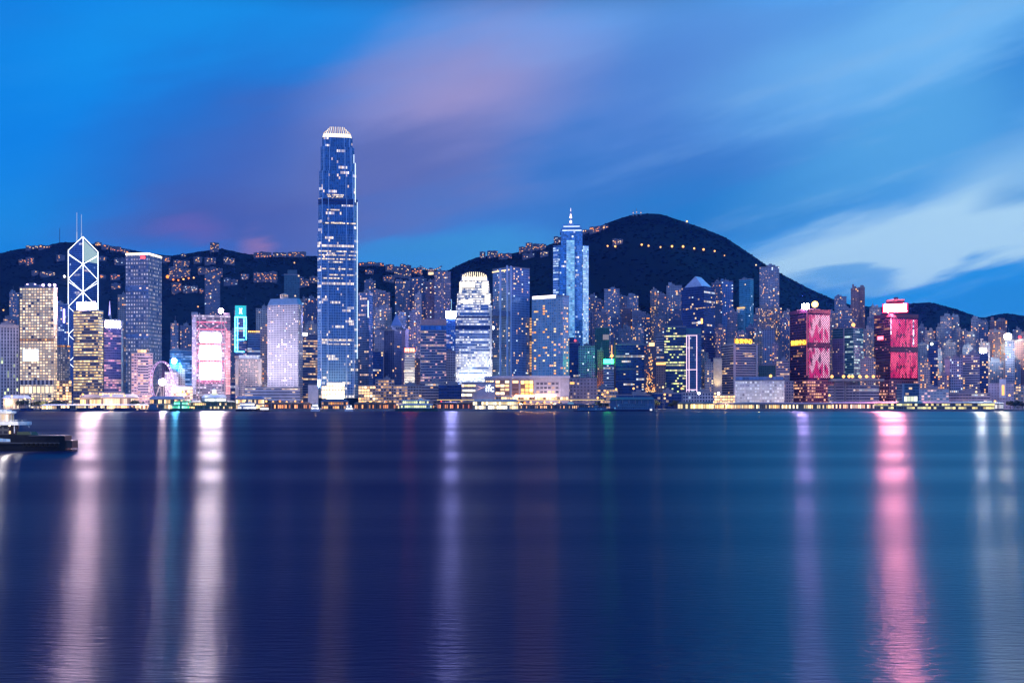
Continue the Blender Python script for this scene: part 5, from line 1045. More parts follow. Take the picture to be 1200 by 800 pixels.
def lamp_post(px, py, r0, g, label, cat='street lamp', group=None, name='street_lamp', Y=None, h=9.0, X=None):
    if Y is None: X, Y = hill_hit(px, py+1.5); z = ground(X, Y)
    else: X = (px-600)/1200*Y if X is None else X; z = 3.0
    root = empty(name, (X, Y, z)); tag(root, label, cat, group); zz = CAM_H+(HZ-py)/1200*Y-z
    zz = max(zz, 4.0)
    MB().bar((0, 0, -3 if Y > YF else 0), (0, 0, zz-r0*.5), .22 if Y < 1700 else .4).build('pole', M_STEEL, root)
    bm = bmesh.new(); bmesh.ops.create_icosphere(bm, subdivisions=2, radius=r0); me = bpy.data.meshes.new('lamp_head'); bm.to_mesh(me); bm.free(); me.materials.append(GLOWS[g]); link('lamp_head', me, root, (0, 0, zz)); return root
HL = 'lamps strung across the mountainside'
for i, (px, py, g, r0) in enumerate([(712, 289.5, 'lamp', 2.2), (721, 289, 'lamp', 2.6), (752, 288, 'lamp', 2.6), (760, 289, 'warm', 2.6), (774, 290, 'warm', 2.4), (787.5, 289.5, 'lamp', 2.8), (800.5, 289.5, 'lamp', 3.0), (813.5, 291.5, 'lamp', 2.4), (824.5, 293, 'lamp', 2.8), (837.5, 295.5, 'lamp', 2.2), (849, 300, 'warm', 1.8), (805, 259.5, 'lamp', 2.4), (75.5, 325.5, 'white', 2.6), (196.5, 324.5, 'orange', 4.5), (886, 311, 'cream', 2), (112, 336, 'warm', 2), (4, 364, 'warm', 2), (203, 328.5, 'orange', 2.4), (209, 329, 'orange', 2.2), (215, 328, 'lamp', 2.2), (221, 326.8, 'orange', 2.2), (227, 326, 'lamp', 2.0), (345, 309, 'warm', 2.0), (232, 361, 'warm', 1.8)]):
    lamp_post(px, py, r0, g, uniq('%s road lamp on the dark mountainside above the %s' % ({'lamp': 'yellow', 'warm': 'dim warm', 'white': 'bright white', 'orange': 'orange', 'cream': 'pale'}[g], near_front(px)), lambda n: '%s road lamp, %sfrom the left above the %s' % ({'lamp': 'yellow', 'warm': 'dim warm', 'orange': 'orange'}.get(g, 'pale'), ORD[n], near_front(px))), 'street lamp', HL)
for i, (px, t_) in enumerate(((742, 246), (746, 244.5), (751, 246.5))):
    s = YR/1200; X = (px-600)/1200*(YR-5); z = ground(X, YR-5); h = CAM_H+(HZ-t_)*s-z
    r = empty('radio_mast', (X, YR-5, z)); tag(r, ['short', 'tallest', 'leaning-topped'][i]+' radio mast on the misty summit', 'mast', 'masts on the summit')
    MB().bar((0, 0, -4), (0, 0, h), .7).build('mast', M_STEEL, r); MB().box(-2, 2, -2, 2, -3, 3).build('hut', M_CONC, r); link('lamp_head', win_mesh('warm'), r, (0, -1.2, h*.45), (0, 0, 0), (1.8, 1, 1.8))
X = (70-600)/1200*(YR-5); r = empty('radio_mast', (X, YR-5, ground(X, YR-5))); tag(r, 'thin dark lattice mast on the ridge beside the braced tower', 'mast'); MB().bar((0, 0, -4), (0, 0, 42), .7).bar((-3, 0, 14), (3, 0, 14), .3).build('mast', M_DARK, r)

# ------------------------------------------------------------------ waterfront
m_leaf = plain('tree_leaf', (.035, .06, .03), .8, 0, .4, .6); m_bark = plain('tree_bark', (.05, .04, .035), .9)
def tree_meshes(seed):
    rng = random.Random(seed); mb = MB()
    for k in range(260):
        t_ = rng.random()*2*PI; ph = math.acos(rng.uniform(-.55, 1)); rad = rng.uniform(.55, 1.05)
        c = Vector((math.sin(ph)*math.cos(t_)*3.6*rad, math.sin(ph)*math.sin(t_)*3.6*rad, 6.2+math.cos(ph)*2.5*rad)); c += Vector((mnoise.noise(c*.4+Vector((seed, 0, 0)))*1.6, 0, mnoise.noise(c*.35)*1.2))
        n = Vector((rng.uniform(-1, 1), rng.uniform(-1, 1), rng.uniform(-1, 1))).normalized(); u = n.orthogonal().normalized()*rng.uniform(.4, .85); w = n.cross(u).normalized()*rng.uniform(.4, .8)
        mb.quad(tuple(c-u-w), tuple(c+u-w), tuple(c+u+w), tuple(c-u+w))
    tr = MB().cyl(0, 0, 0, 5.2, .35, .2, 7).bar((0, 0, 3.6), (1.6, .4, 6), .14).bar((0, 0, 3.8), (-1.5, -.3, 6.2), .13).bar((0, 0, 4.2), (.3, 1.3, 6.6), .12)
    return mb.mesh('crown', m_leaf), tr.mesh('trunk', m_bark)
TM = [tree_meshes(s_) for s_ in (1, 2, 3)]
TREES = [8, 15, 23, 29, 35, 42, 46, 51, 57, 62, 68, 74, 78, 158, 163, 168, 217, 222, 226, 264, 270, 308, 313, 319, 325, 330, 345, 351, 357, 363, 369, 420, 426, 431, 437, 443, 449, 455, 511, 516, 545, 612, 620, 628, 636, 648, 656, 700, 705, 710, 764, 770, 786, 791, 796, 1184, 1188, 1193, 1198, 935, 990]
rr = random.Random(3)
for i, px in enumerate(TREES):
    Y = rr.uniform(1520, 1545); cr, tr = TM[i % 3]; sc = rr.uniform(.8, 1.45)
    fn = near_front(px); lbl = uniq('dark leafy waterfront tree in front of the %s' % fn, lambda n: '%sdark leafy tree from the left in front of the %s' % (ORD[n], fn))
    r = empty('waterfront_tree', ((px-600)/1200*Y, Y, 3.0), rr.uniform(0, 6)); tag(r, lbl, 'tree', 'trees along the waterfront'); r.scale = (sc*1.15, sc*1.15, sc); link('crown', cr, r); link('trunk', tr, r)

# promenade lamps
rr = random.Random(9)
LP = [(14, 464, 'cream'), (29, 467, 'cream'), (38.5, 467, 'lamp'), (55.5, 467.5, 'lamp'), (97, 462, 'lamp'), (130, 463, 'lamp'), (146, 463.5, 'lamp'), (214, 459, 'orange'), (219, 461, 'orange'), (312, 470, 'lamp'), (320, 470.5, 'warm'), (328, 470, 'orange'), (336, 471, 'lamp'), (346, 470, 'warm'), (354, 471, 'orange'), (425, 471, 'orange'), (434, 471, 'lamp'), (443, 471.5, 'warm'), (452, 471, 'orange'), (517, 471, 'red'), (522, 471.5, 'orange'), (528, 471, 'lamp'), (534, 471.5, 'orange'), (541, 471, 'lamp'),
      (608, 471.5, 'orange'), (615, 471.5, 'orange'), (622, 471, 'lamp'), (630, 471.5, 'warm'), (638, 471, 'lamp'), (646, 471.5, 'cream'), (655, 471, 'lamp'), (700.5, 466, 'lamp'), (706, 462, 'lamp'), (712, 459.5, 'lamp'), (722, 456, 'lamp'), (742.5, 455, 'lamp'), (777, 453.5, 'cream'), (779, 462, 'lamp'), (779, 466.5, 'cream'), (799, 455, 'lamp'), (819, 460.5, 'white'), (838, 461, 'cream'), (842, 461, 'white'), (972, 463, 'lamp'), (1144, 459, 'cream'), (1166, 470, 'lamp'), (1183, 463, 'lamp')]
for px, py, g in LP:
    fn = near_front(px); w_ = {'lamp': 'yellow', 'warm': 'soft warm', 'white': 'white', 'orange': 'orange', 'cream': 'pale', 'red': 'red'}[g]
    lamp_post(px, py, 1.5 if g != 'white' else 1.9, g, uniq('%s quayside lamp in front of the %s' % (w_, fn), lambda n: '%s quayside lamp, %sfrom the left before the %s' % (w_, ORD[n], fn)), 'street lamp', 'lamps along the quay', Y=rr.uniform(1510, 1530))
# their light on the lower walls
for i, px in enumerate(range(10, 1200, 40)):
    ld = bpy.data.lights.new('street_light', 'POINT'); ld.energy = 2e4; ld.color = (1, .6, .32); ld.shadow_soft_size = 1.2
    o = bpy.data.objects.new('street_light', ld); COL.objects.link(o); o.location = ((px-600)/1200*1512, 1512, 13)
# promenade arcade at the left
def pier(label, x0, x1, ytop, ybase, Y, m, roof, rows=1, cat='pier', hgt_roof=None, deep=26, name='ferry_pier', cw=2.6, group=None):
    s = Y/1200; px = (x0+x1)/2; u = (px-600)/1200; a = math.atan(u); Wd = (x1-x0)*s*math.cos(a); H = CAM_H+(HZ-ytop)*s-2.6
    r = empty(name, (u*Y, Y+deep/2, 2.6), -a); tag(r, label, cat, group); W2 = Wd/2; d2 = deep/2
    zb = 0; MB().box(-W2-1, W2+1, -d2-1.2, d2, -3.4, zb).build('quay_deck', M_CONC, r)
    MB().prism([(-W2, -d2), (W2, -d2), (W2, d2), (-W2, d2)], zb, H*.78, cw, H*.76/rows, None, True, int(x0)).build('hall', m, r)
    mb = MB(); o = 1.6; mb.prism([(-W2-o, -d2-o), (W2+o, -d2-o), (W2+o, d2+o), (-W2-o, d2+o)], H*.78, H, 0, 1, [(-W2+3, -d2*.3), (W2-3, -d2*.3), (W2-3, d2*.3), (-W2+3, d2*.3)]); mb.build('roof', roof, r)
    n = max(3, int(Wd/9)); mb = MB()
    for k in range(n+1): xx = -W2+k*Wd/n; mb.bar((xx, -d2-.9, zb), (xx, -d2-.9, H*.78), .3)
    mb.build('colonnade', M_STONE, r)
    mb = MB()
    for k in range(n+1): xx = -W2+k*Wd/n; mb.bar((xx, -d2-.6, -5), (xx, -d2-.6, -3.3), .6)
    mb.build('piles', M_DARK, r)
    return r, W2, d2, H
pier('long white-roofed promenade arcade strung with warm lights', 48, 174, 473.4, 481, 1496, f_pier, M_WHITE, 1, 'arcade', deep=12, cw=2.8, name='promenade_arcade')
pier('pale colonnaded hall at the water edge near the frame edge', 0, 32, 463, 479, 1520, F('pale_colonnade', (.4, .38, .36), (.2, .22, .2), .6, .7, .4, 0, 0, (1, .8, .5), (.8, 1, .9), 1.0), M_WHITE, 2, 'hall', deep=20, name='waterfront_hall')
pier('low lit cafe building with glass front behind the arcade', 90, 114, 462, 474, 1530, f_shop, M_DARK, 1, 'cafe', name='waterfront_cafe')
pier('low glass hall glowing warm beside the cafe', 115, 158, 461.5, 474, 1532, F('warm_glass_hall', (.45, .38, .32), (.4, .3, .2), .9, .8, .8, 0, 0, (1, .6, .3), (1, .8, .6), .9), M_STONE, 1, 'hall', name='waterfront_hall')
pier('blue-roofed ferry pier below the observation wheel', 172, 213, 464, 480, 1494, f_pier, M_BLUEROOF, 2, cw=2.8)
pier('dark green quay shed lit behind the green boat', 212, 276, 469, 480, 1500, F('green_quay_hall', (.06, .14, .08), (.1, .1, .05), .8, .6, .5, 0, 0, (1, .6, .2), (1, .85, .5), 1.1), plain('dark_green_roof', (.03, .09, .06)), 2, 'shed', name='quay_shed')
r, W2, d2, H = pier('white domed pier house glowing bright with a small clock turret', 234, 262, 462, 476, 1506, F('bright_white_pier', (.7, .7, .64), (.6, .6, .5), .8, .7, .9, 0, 0, (1, .9, .65), (.95, 1, .85), 1.6), M_WHITE, 2, cw=3.4)
MB().prism([(-3, -3), (3, -3), (3, 3), (-3, 3)], H*.7, H+7, 3, 3).build('turret', glow('turret_light', (1, .93, .75), 1.6), r); MB().cyl(0, 0, H+7, H+9.5, 3, .3, 8).build('turret_cap', M_WHITE, [k for k in bpy.data.objects if k.name.startswith('turret') and k.parent == r][0])
MB().cyl(0, 0, H*.8, H+1.5, W2*.55, W2*.3, 20).build('dome', glow('dome_light', (.95, 1, .82), .8), r)
pier('blue-roofed ferry pier beside the white moored ferry', 274, 307, 464, 480, 1498, f_pier, M_BLUEROOF, 2, cw=2.8)
pier('dark blue-roofed pier hall at the foot of the tallest tower', 375, 406, 467.5, 480.5, 1492, F('amber_dark_pier', (.1, .1, .12), (.1, .07, .04), .72, .6, .6, 0, 0, AMBER, CREAM, 1.1), plain('navy_pier_roof', (.03, .07, .14), .5), 2, cw=3.2)
pier('orange-lit quay arcade under the dark trees', 308, 362, 471, 480, 1500, F('orange_quay', (.2, .1, .06), (.1, .05, .03), .7, .6, .6, 0, 0, (1, .3, .1), WARM, 1.2), M_BROWN, 1, 'arcade', name='quay_arcade')
pier('reddish-lit quay arcade left of the double-deck ferry', 414, 462, 471, 480.5, 1500, F('orange_quay', (.2, .1, .06)), M_BROWN, 1, 'arcade', name='quay_arcade')
pier('quay arcade speckled with red lights right of the double-deck ferry', 512, 556, 470.5, 480.5, 1500, F('red_speckle_quay', (.16, .07, .06), (.1, .04, .03), .6, .6, .7, 0, 0, (1, .2, .12), WARM, 1.3), M_DARK, 1, 'arcade', name='quay_arcade')
pier('pale two-storey pier glowing yellow in front of the mall', 554, 607, 467.5, 481, 1490, F('yellow_white_pier', (.5, .44, .36), (.4, .3, .16), .88, .76, .85, 0, 0, (1, .7, .25), (1, .92, .7), 1.5), M_STEEL, 2, cw=3.2)
pier('low quay arcade sprinkled with lamps below the hotel', 606, 700, 472.5, 481, 1496, F('speckle_quay', (.12, .1, .1), (.1, .07, .05), .5, .5, .45, 0, 0, (1, .45, .15), CREAM, 1.3), M_NAVY, 1, 'arcade', name='quay_arcade')
pier('dim blue quay shed beneath the wide dark office', 716, 768, 465, 480, 1500, F('dim_blue_shed', (.05, .12, .22), (.06, .12, .2), .7, .5, .08), plain('teal_tin_roof', (.03, .08, .12), .6), 2, 'shed', name='quay_shed')
pier('golden-lit open pier in front of the pink-edged tower', 796, 838, 470.5, 480.5, 1494, F('golden_pier', (.4, .28, .14), (.4, .26, .1), .8, .7, .95, 0, 0, (1, .6, .16), (1, .8, .4), 1.9), M_DARK, 1, cw=3.6)
pier('long golden arcade running below the white low office', 838, 975, 471.3, 480, 1500, F('gold_arcade', (.3, .22, .14), (.2, .14, .08), .7, .62, .75, 0, 0, (1, .55, .14), (1, .85, .5), 1.6), M_CONC, 1, 'arcade', deep=12, name='promenade_arcade')
pier('quay arcade glowing pink and gold under the viaduct', 974, 1028, 470.5, 480.5, 1498, F('pink_gold_arcade', (.3, .18, .16), (.2, .1, .08), .75, .62, .7, 0, 0, (1, .5, .25), (1, .75, .6), 1.5), plain('slate_blue_roof', (.12, .17, .28), .5), 1, 'arcade', name='quay_arcade')
pier('long low ferry terminal with two rows of yellow windows', 1022, 1168, 470, 482.5, 1470, f_pier_y, plain('green_grey_roof', (.12, .2, .2), .5), 2, 'ferry terminal', deep=24, name='ferry_terminal', cw=3.6)
pier('dark-roofed end shed of the ferry terminal', 1166, 1181, 471, 482, 1474, f_dark, M_NAVY, 1, 'shed', name='terminal_shed')
T = tower('glass control tower block of the ferry terminal with a lit base', 'terminal control block', 1050.5, 1077, 450, 1495, F('dark_teal_glass_block', (.08, .16, .24), (.04, .09, .16), .94, .7, .06), 5, 4, 1057, cap='rim', cat='control block', name='terminal_block')
T.panel('lit_base', 1059, 1075, 464, 471, F('pale_yellow_hall', (.6, .6, .4), (.6, .6, .4), .9, .9, 1, 0, 0, (1, .95, .5), (.95, 1, .7), 1.3), .5, cells=(5, 8))
T.panel('corner_column', 1057, 1059.5, 450, 471, M_STEEL, .8); 

# viaduct with bright lamps
Y = 1600; s = Y/1200; mb = MB(); xa, xb = (972-600)*s, (1034-600)*s; zv = CAM_H+(HZ-444.5)*s
r = empty('viaduct', ((xa+xb)/2, Y, 3.0)); tag(r, 'elevated concrete roadway on piers between the lattice towers', 'viaduct'); hw = (xb-xa)/2
MB().box(-hw, hw, -8, 8, zv-6, zv-3.4).build('deck', M_CONC, r); MB().box(-hw, hw, -8.4, -8.02, zv-4, zv-2.4).build('parapet', M_STONE, r)
for k in range(5): xx = -hw+hw*.4*k+hw*.2; MB().cyl(xx, 0, 0, zv-6, 1.5, None, 10).build('pier', M_CONC, r)
for i, px in enumerate((975, 988.5, 995, 999, 1007.5, 1015.5, 1023.5)):
    lamp_post(px, 441, 2.3, 'lamp', '%sbright road lamp from the left along the viaduct' % (ORD[i] or 'first '), 'street lamp', 'lamps along the viaduct', Y=Y-6)

# elevated covered walkway in front of the mall
Y = 1508; s = Y/1200; r = empty('covered_walkway', ((610-600)*s, Y, 3.0)); tag(r, 'long thin elevated walkway edged with a golden light line', 'walkway'); hw = 98*s; zv = CAM_H+(HZ-468)*s-3
MB().box(-hw, hw, -2, 2, zv-1.2, zv-.4).build('deck', M_CONC, r); MB().box(-hw, hw, -2.3, -2.02, zv-.9, zv-.1).build('light_line', glow('gold_line', (1, .72, .25), 1.3), r)
for k in range(12): xx = -hw+hw*2*k/11; MB().cyl(xx, 0, 0, zv-1.2, .5, None, 8).build('column', M_CONC, r)
# curved canopy roof and pale blue dome
Y = 1530; s = Y/1200; r = empty('canopy_hall', ((478-600)*s, Y, 3.0)); tag(r, 'low hall under a broad dark arched canopy behind the ferry', 'hall'); mb = MB(); hw = 38*s; N = 16
for k in range(N):
    a0, a1 = -1+2*k/N, -1+2*(k+1)/N; z_ = lambda q: 5+14*(1-abs(q)**2); mb.quad((a0*hw, -10, z_(a0)), (a1*hw, -10, z_(a1)), (a1*hw, 10, z_(a1)), (a0*hw, 10, z_(a0))); mb.quad((a1*hw, -10, z_(a1)-1.6), (a0*hw, -10, z_(a0)-1.6), (a0*hw, 10, z_(a0)-1.6), (a1*hw, 10, z_(a1)-1.6)); mb.quad((a0*hw, -10, z_(a0)-1.6), (a1*hw, -10, z_(a1)-1.6), (a1*hw, -10, z_(a1)), (a0*hw, -10, z_(a0)))
mb.build('arched_roof', plain('slate_canopy', (.08, .1, .16), .5), r); MB().prism([(-hw*.8, -6), (hw*.8, -6), (hw*.8, 6), (-hw*.8, 6)], 0, 5.5, 5, 5).build('hall', f_shop, r)
r = empty('pale_dome', ((669-600)/1200*1500, 1505, 3.0)); tag(r, 'pale blue glass dome on the quay', 'dome')
mb = MB(); R0 = 8.0; P = lambda i, j: (R0*math.cos(i*PI/8)*math.cos(j*PI/10), R0*math.cos(i*PI/8)*math.sin(j*PI/10), 1.5+R0*1.15*math.sin(i*PI/8))
for i in range(4):
    for j in range(20): mb.quad(P(i, j), P(i, j+1), P(i+1, j+1), P(i+1, j))
mb.build('glazing', glow('pale_blue_dome_light', (.22, .5, .8), .6), r); MB().cyl(0, 0, 0, 1.6, 8.2, None, 20).build('base', M_CONC, r)

# observation wheel
Y = 1560; s = Y/1200; px = 190; zc = CAM_H+(HZ-447.5)*s-3; a = math.atan2(px-600, 1200); Rr = 24.2*s
r = empty('observation_wheel', ((px-600)*s, Y, 3.0), -a+R(60)); tag(r, 'tall observation wheel lit violet-pink with a dazzling white hub', 'observation wheel')
m_rim = glow('wheel_violet_light', (.85, .42, .85), 1.0); N = 42
for off in (-1.8, 1.8):
    mb = MB(); P = [(Rr*math.cos(2*PI*i/N), off, zc+Rr*math.sin(2*PI*i/N)) for i in range(N)]
    for i in range(N): mb.bar(P[i], P[(i+1) % N], .42)
    mb.build('rim', m_rim, r)
for i in range(28):
    t_ = 2*PI*i/28; MB().bar((0, 0, zc), (Rr*math.cos(t_), 0, zc+Rr*math.sin(t_)), .16).build('spoke', glow('dim_spoke_light', (.7, .35, .7), .45), r)
gm = MB().cyl(0, 0, -2.6, -.4, 1.0, 1.1, 8).cyl(0, 0, -.4, .3, 1.1, .4, 8).mesh('gondola', F('gondola_glass', (.6, .55, .66), (.5, .4, .6), .8, .8, .8, 0, 0, (1, .7, .9), (1, .9, 1), .8))
for i in range(28):
    t_ = 2*PI*(i+.5)/28; link('gondola', gm, r, ((Rr+.4)*math.cos(t_), 0, zc+(Rr+.4)*math.sin(t_)))
for sx in (-1, 1):
    for sy_ in (-1, 1): MB().bar((sx*14, sy_*9, 0), (0, sy_*2.4, zc), .75).build('leg', glow('lit_wheel_leg', (1, .75, .85), .8), r)
bm = bmesh.new(); bmesh.ops.create_icosphere(bm, subdivisions=2, radius=5.0); me = bpy.data.meshes.new('hub'); bm.to_mesh(me); bm.free(); me.materials.append(glow('hub_light', (1, .8, 1), 520.0)); link('hub', me, r, (0, 0, zc))
MB().box(-14, 14, -5, 5, 0, 5).build('boarding_hall', f_shop, r)

# ------------------------------------------------------------------ boats
def hull(L, Bm, z0, z1, bow=.25, stern=.06):
    mb = MB(); st = [(-L/2, .86), (-L/2+L*stern, 1), (0, 1), (L/2-L*bow, .92), (L/2-L*bow*.4, .55), (L/2, .06)]
    for (xa, wa), (xb, wb) in zip(st, st[1:]):
        za, zb_ = [z1+(.8 if x > L*.3 else 0) for x in (xa, xb)]
        for sg in (1, -1):
            q = [(xa, -sg*wa*Bm*.38, z0), (xb, -sg*wb*Bm*.38, z0), (xb, -sg*wb*Bm/2, zb_), (xa, -sg*wa*Bm/2, za)]; mb.quad(*(q if sg > 0 else q[::-1]))
        mb.quad((xa, -wa*Bm/2, za), (xb, -wb*Bm/2, zb_), (xb, wb*Bm/2, zb_), (xa, wa*Bm/2, za))
    mb.quad((-L/2, Bm*.33, z0), (-L/2, -Bm*.33, z0), (-L/2, -Bm*.43, z1), (-L/2, Bm*.43, z1))
    return mb
def boat(label, x0, x1, ytop, Y, hullm, cabm, roofm, decks=2, cat='ferry', name='ferry', flip=1, funnel=True, cw=2.6, group='boats moored along the quay'):
    s = Y/1200; px = (x0+x1)/2; a = math.atan2(px-600, 1200); L = (x1-x0)*s*math.cos(a); r = empty(name, ((px-600)*s, Y, 0), -a + (0 if flip > 0 else PI)); tag(r, label, cat, group)
    top = CAM_H+(HZ-ytop)*s; fb = max(1.4, top*.22); Bm = min(L*.3, 11); dh = (top*.86-fb)/decks
    hull(L, Bm, -.6, fb).build('hull', hullm, r)
    for k in range(decks):
        w = L*(.78-.16*k); z0 = fb+.05+k*dh; MB().prism([(-w*.52, -Bm*.42+.3*k), (w*.46, -Bm*.42+.3*k), (w*.46, Bm*.42-.3*k), (-w*.52, Bm*.42-.3*k)], z0, z0+dh*.8, cw, dh*.8, None, True, int(x0)+k*7).build('deck_cabin', cabm, r)
        MB().box(-w*.56, w*.5, -Bm*.47+.3*k, Bm*.47-.3*k, z0+dh*.8, z0+dh).build('deck_roof', roofm, r)
    zt = fb+decks*dh
    MB().box(L*.06, L*.14, -Bm*.2, Bm*.2, zt, zt+1.8).build('wheelhouse', cabm, r)
    if funnel: MB().cyl(-L*.08, 0, zt, zt+2.2, .9, .75, 10).build('funnel', hullm, r)
    MB().bar((L*.02, 0, zt), (L*.02, 0, top+2.5), .14).bar((L*.02-.8, 0, top+1), (L*.02+.8, 0, top+1), .1).build('mast', M_STEEL, r)
    return r
c_y = F('ferry_yellow_windows', (.6, .6, .55), (.3, .3, .1), .7, .6, .9, 0, 0, (.85, 1, .3), (1, .9, .4), 1.2); c_w = F('ferry_white_lit', (.7, .7, .7), (.5, .5, .45), .8, .66, .9, 0, 0, (1, .86, .6), (1, .97, .9), 1.8)
c_g = F('boat_green_lights', (.2, .5, .35), (.05, .5, .25), .8, .7, .85, .3, 0, (.05, 1, .38), (.5, 1, .7), 1.5); c_b = F('boat_blue_dim', (.08, .2, .3), (.05, .12, .22), .7, .5, .1, 0, 0, (.2, .6, 1), COOL, .5)
boat('white double-deck ferry with yellow-green windows and a blue lit bow', 463, 513, 466, 1478, plain('ferry_dark_green', (.03, .08, .07), .5), c_y, M_WHITE)
r = boat('tour boat traced all over in bright green lights', 199, 226, 468, 1476, plain('boat_green', (.02, .12, .07), .4), c_g, plain('green_lit_roof', (.1, .4, .25), .5), 2, 'tour boat', 'tour_boat')
for k in range(5): MB().bar((-9+k*5, -3, 12), (-9+k*5+1.5, -3, 12+3.5), .35).build('light_spar', glow('green_outline', (.1, 1, .45), 2.0), r)
boat('dark blue ferry moored against the blue-roofed pier below the wheel', 172, 187, 473, 1478, M_NAVY, c_b, M_NAVY, 2)
boat('bright white ferry moored at the blue-roofed pier', 276, 304, 470, 1480, plain('black_hull', (.02, .02, .03), .4), c_w, M_WHITE, 2)
boat('small lit launch just right of the bright white ferry', 303, 316, 475.5, 1476, plain('brown_hull', (.1, .05, .03), .5), c_w, M_BROWN, 1, 'launch', 'launch', -1, False)
boat('small white launch left of the dark blue-roofed pier hall', 364, 375, 471.5, 1474, M_WHITE, c_w, M_WHITE, 2, 'launch', 'launch', 1, False)
boat('small white launch right of the dark blue-roofed pier hall', 404, 414, 473, 1474, M_WHITE, c_w, M_WHITE, 2, 'launch', 'launch', -1, False)
boat('low dim blue catamaran lying before the dim blue quay shed', 712, 766, 471, 1476, M_NAVY, c_b, plain('teal_boat_roof', (.05, .14, .2), .5), 2, 'catamaran', 'catamaran', -1)
boat('long low dark launch beneath the dim stone podium', 672, 716, 476, 1470, M_NAVY, c_b, M_NAVY, 1, 'launch', 'launch', 1, False)
boat('little work boat with a single white light out on the water', 761, 765, 477.5, 1380, M_DARK, c_w, M_WHITE, 1, 'work boat', 'work_boat', 1, False)
for i, (a0, b0, w_) in enumerate(((22, 42, 'dark moored sampan near the pale colonnade'), (45, 64, 'dark moored barge left of the arcade lights'), (70, 84, 'dark barge under the arcade before the yellow-floored office'), (86, 128, 'longest dark barge lying along the arcade'), (130, 170, 'dark barge at the end of the arcade by the wheel'))):
    boat(w_, a0, b0, 477.3, 1478, M_NAVY, f_dark, M_DARK, 1, 'barge', 'barge', 1, False, group='dark barges moored along the arcade')

# near ferry boat cut by the frame edge
YB = 258.0; s = YB/1200; xb = (79-600)*s; r = empty('harbour_ferry', ((30-600)*s, YB, 0)); tag(r, 'dark-hulled harbour vessel with lit white upper deck cut by the frame edge', 'ferry')
X_ = lambda p: (p-30)*s
Z_ = lambda y: CAM_H+(HZ-y)*s
m_hull = plain('black_hull_paint', (.012, .014, .02), .35, 0, .3, .8); m_wp = plain('worn_white_paint', (.6, .6, .58), .45, 0, .2, .7)
x0b = X_(-90)
mb = MB(); st = [(x0b, 2.9), (X_(20), 3.2), (X_(60), 3.1), (X_(74), 2.7), (X_(80), 2.0)]
zt = lambda x: Z_(508.5)-.35*max(0, (x-X_(40))/(X_(80)-X_(40)))
for (xa, wa), (xc, wc) in zip(st, st[1:]):
    for sg in (1, -1):
        q = [(xa, -sg*wa*.8, -.8), (xc, -sg*wc*.8, -.8), (xc, -sg*wc, zt(xc)), (xa, -sg*wa, zt(xa))]; mb.quad(*(q if sg > 0 else q[::-1]))
    mb.quad((xa, -wa, zt(xa)-.05), (xc, -wc, zt(xc)-.05), (xc, wc, zt(xc)-.05), (xa, wa, zt(xa)-.05))
mb.quad((X_(80), -1.6, -.8), (X_(80), 1.6, -.8), (X_(80), 2.0, zt(X_(80))), (X_(80), -2.0, zt(X_(80))))
mb.build('hull', m_hull, r)
MB().box(X_(79.5), X_(88), -1.7, 1.7, Z_(524.5), Z_(515.5)).build('bow_box', m_hull, r); MB().box(X_(80), X_(87.5), -1.5, 1.5, -.5, .35).build('waterline_step', m_hull, r)
MB().box(X_(41), X_(79), -3.26, -3.1, Z_(510.5), Z_(509.6)).build('rub_rail', M_DARK, r); MB().box(x0b, X_(76), -3.3, -2.9, Z_(519), Z_(517.8)).build('rub_rail', M_DARK, r)
for k in range(8):
    bm = MB(); xx = X_(36+k*5.4); n_ = 12
    P = [(xx+.42*math.cos(2*PI*i/n_), Z_(520)-.1+.42*math.sin(2*PI*i/n_)) for i in range(n_)]
    for i in range(n_): bm.bar((P[i][0], -3.35, P[i][1]), (P[(i+1) % n_][0], -3.35, P[(i+1) % n_][1]), .14)
    bm.build('tyre_fender', plain('fender_rubber', (.015, .015, .016), .9), r)
MB().prism([(x0b, -2.6), (X_(16), -2.6), (X_(16), 2.6), (x0b, 2.6)], Z_(509), Z_(497.5), 1.4, 1.6).build('lower_cabin', F('dark_lower_cabin', (.08, .08, .09), (.03, .03, .04), .7, .6, .05), r)
MB().prism([(X_(1), -3.05), (X_(19), -3.05), (X_(19), -2.0), (X_(1), -2.0)], Z_(517), Z_(511), .9, 1.4).build('side_windows', F('blue_side_panes', (.5, .55, .6), (.25, .4, .55), .86, .8, .7, 0, 0, (.35, .65, 1), (.6, .8, 1), .35), r)
MB().prism([(X_(23), -2.2), (X_(42), -2.2), (X_(42), 2.2), (X_(23), 2.2)], Z_(510), Z_(505.5), 0, 1, [(X_(24), -1.8), (X_(38), -1.8), (X_(38), 1.8), (X_(24), 1.8)]).build('deck_tarpaulin', plain('green_tarpaulin', (.03, .05, .03), .8), r)
mb = MB().prism([(x0b, -3.4), (X_(29), -3.4), (X_(34.5), -1.2), (X_(34.5), 1.2), (X_(29), 3.4), (x0b, 3.4)], Z_(497.6), Z_(493.9)); mb.build('upper_deck', m_wp, r)
mb = MB()
for p in [-20, -12, -4, 4, 12, 20, 26, 31]: mb.bar((X_(p), -3.3 if p < 28 else -2.2, Z_(494.6)), (X_(p), -3.3 if p < 28 else -2.2, Z_(491.6)), .04)
mb.bar((x0b, -3.3, Z_(491.6)), (X_(28), -3.3, Z_(491.6)), .04).bar((X_(28), -3.3, Z_(491.6)), (X_(34), -1.2, Z_(491.6)), .04); mb.bar((x0b, -3.3, Z_(493)), (X_(28), -3.3, Z_(493)), .03); mb.build('railing', m_wp, r)
MB().bar((X_(23.5), -2.9, Z_(507)), (X_(23.5), -2.9, Z_(497.4)), .14).bar((X_(35.5), -.5, Z_(500.6)), (X_(33.5), -.5, Z_(496)), .12).build('deck_post', m_wp, r)
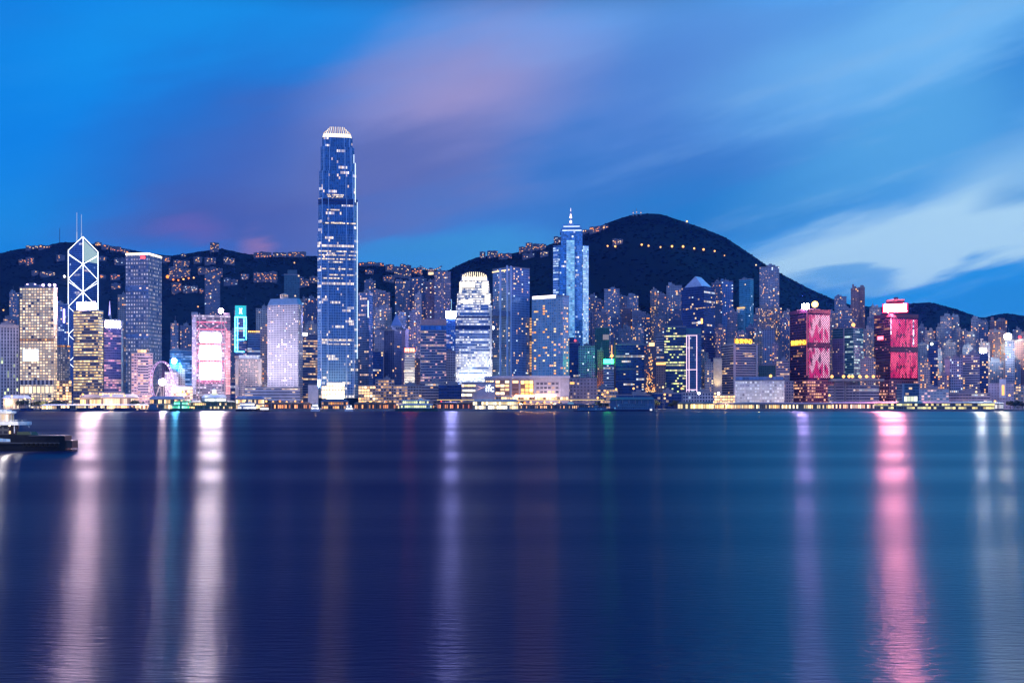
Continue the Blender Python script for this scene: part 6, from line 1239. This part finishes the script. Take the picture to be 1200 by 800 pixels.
MB().prism([(x0b, -2.2), (X_(11.5), -2.2), (X_(11.5), 2.2), (x0b, 2.2)], Z_(494.6), Z_(484), 1.3, 2.2).build('upper_cabin', F('lit_upper_cabin', (.62, .5, .4), (.5, .36, .2), .62, .7, .75, 0, 0, (1, .62, .28), (1, .8, .5), 1.5), r)
MB().prism([(x0b, -2.8), (X_(13), -2.8), (X_(15.6), -1), (X_(15.6), 1), (X_(13), 2.8), (x0b, 2.8)], Z_(483.9), Z_(481.6)).build('roof', m_wp, r)
mb = MB()
for p in (-14, -6, 1, 7): mb.box(X_(p), X_(p+4), -1.2, 1.2, Z_(481.6), Z_(479.6))
mb.build('life_raft', m_wp, r)
MB().bar((X_(-3), 0, Z_(481.6)), (X_(-3), 0, Z_(462)), .07).bar((X_(-8), 0, Z_(468)), (X_(2), 0, Z_(468)), .04).build('mast', M_STEEL, r)
mb = MB()
for p in (42, 51, 60, 69, 77): mb.bar((X_(p), -2.6 if p < 70 else -1.9, zt(X_(p))), (X_(p), -2.6 if p < 70 else -1.9, zt(X_(p))+.75), .03)
mb.build('deck_stanchion', M_STEEL, r)
bm = bmesh.new(); bmesh.ops.create_icosphere(bm, subdivisions=2, radius=.16); me = bpy.data.meshes.new('deck_lamp'); bm.to_mesh(me); bm.free(); me.materials.append(glow('deck_lamp_light', (1, .82, .55), 6.0))
for p in (-14, 6, 18): link('deck_lamp', me, r, (X_(p), -3.0, Z_(498.3)))

ld = bpy.data.lights.new('deck_fill_light', 'POINT'); ld.energy = 260; ld.specular_factor = .1; ld.color = (1, .9, .85); ld.shadow_soft_size = .3
o = bpy.data.objects.new('deck_fill_light', ld); COL.objects.link(o); o.parent = r; o.location = (X_(24), -2.6, Z_(488))
ld = bpy.data.lights.new('deck_fill_light', 'POINT'); ld.energy = 3200; ld.specular_factor = .03; ld.color = (1, .9, .88); ld.shadow_soft_size = .3
o = bpy.data.objects.new('deck_fill_light', ld); COL.objects.link(o); o.parent = r; o.location = (X_(22), -9.5, Z_(478))  # unseen lamp added off the side, over the water, to whiten the deck
# ------------------------------------------------------------------ closing check of labels
labs = {}
for o in bpy.data.objects:
    if o.parent is None and o.get('label'): labs.setdefault(o['label'], []).append(o.name)
for k, v in labs.items():
    if len(v) > 1: print('DUPLICATE LABEL', k, v)
    if not 4 <= len(k.split()) <= 16: print('LABEL LENGTH', len(k.split()), k)
print('OBJECTS', len(bpy.data.objects), 'TOP', sum(1 for o in bpy.data.objects if o.parent is None))
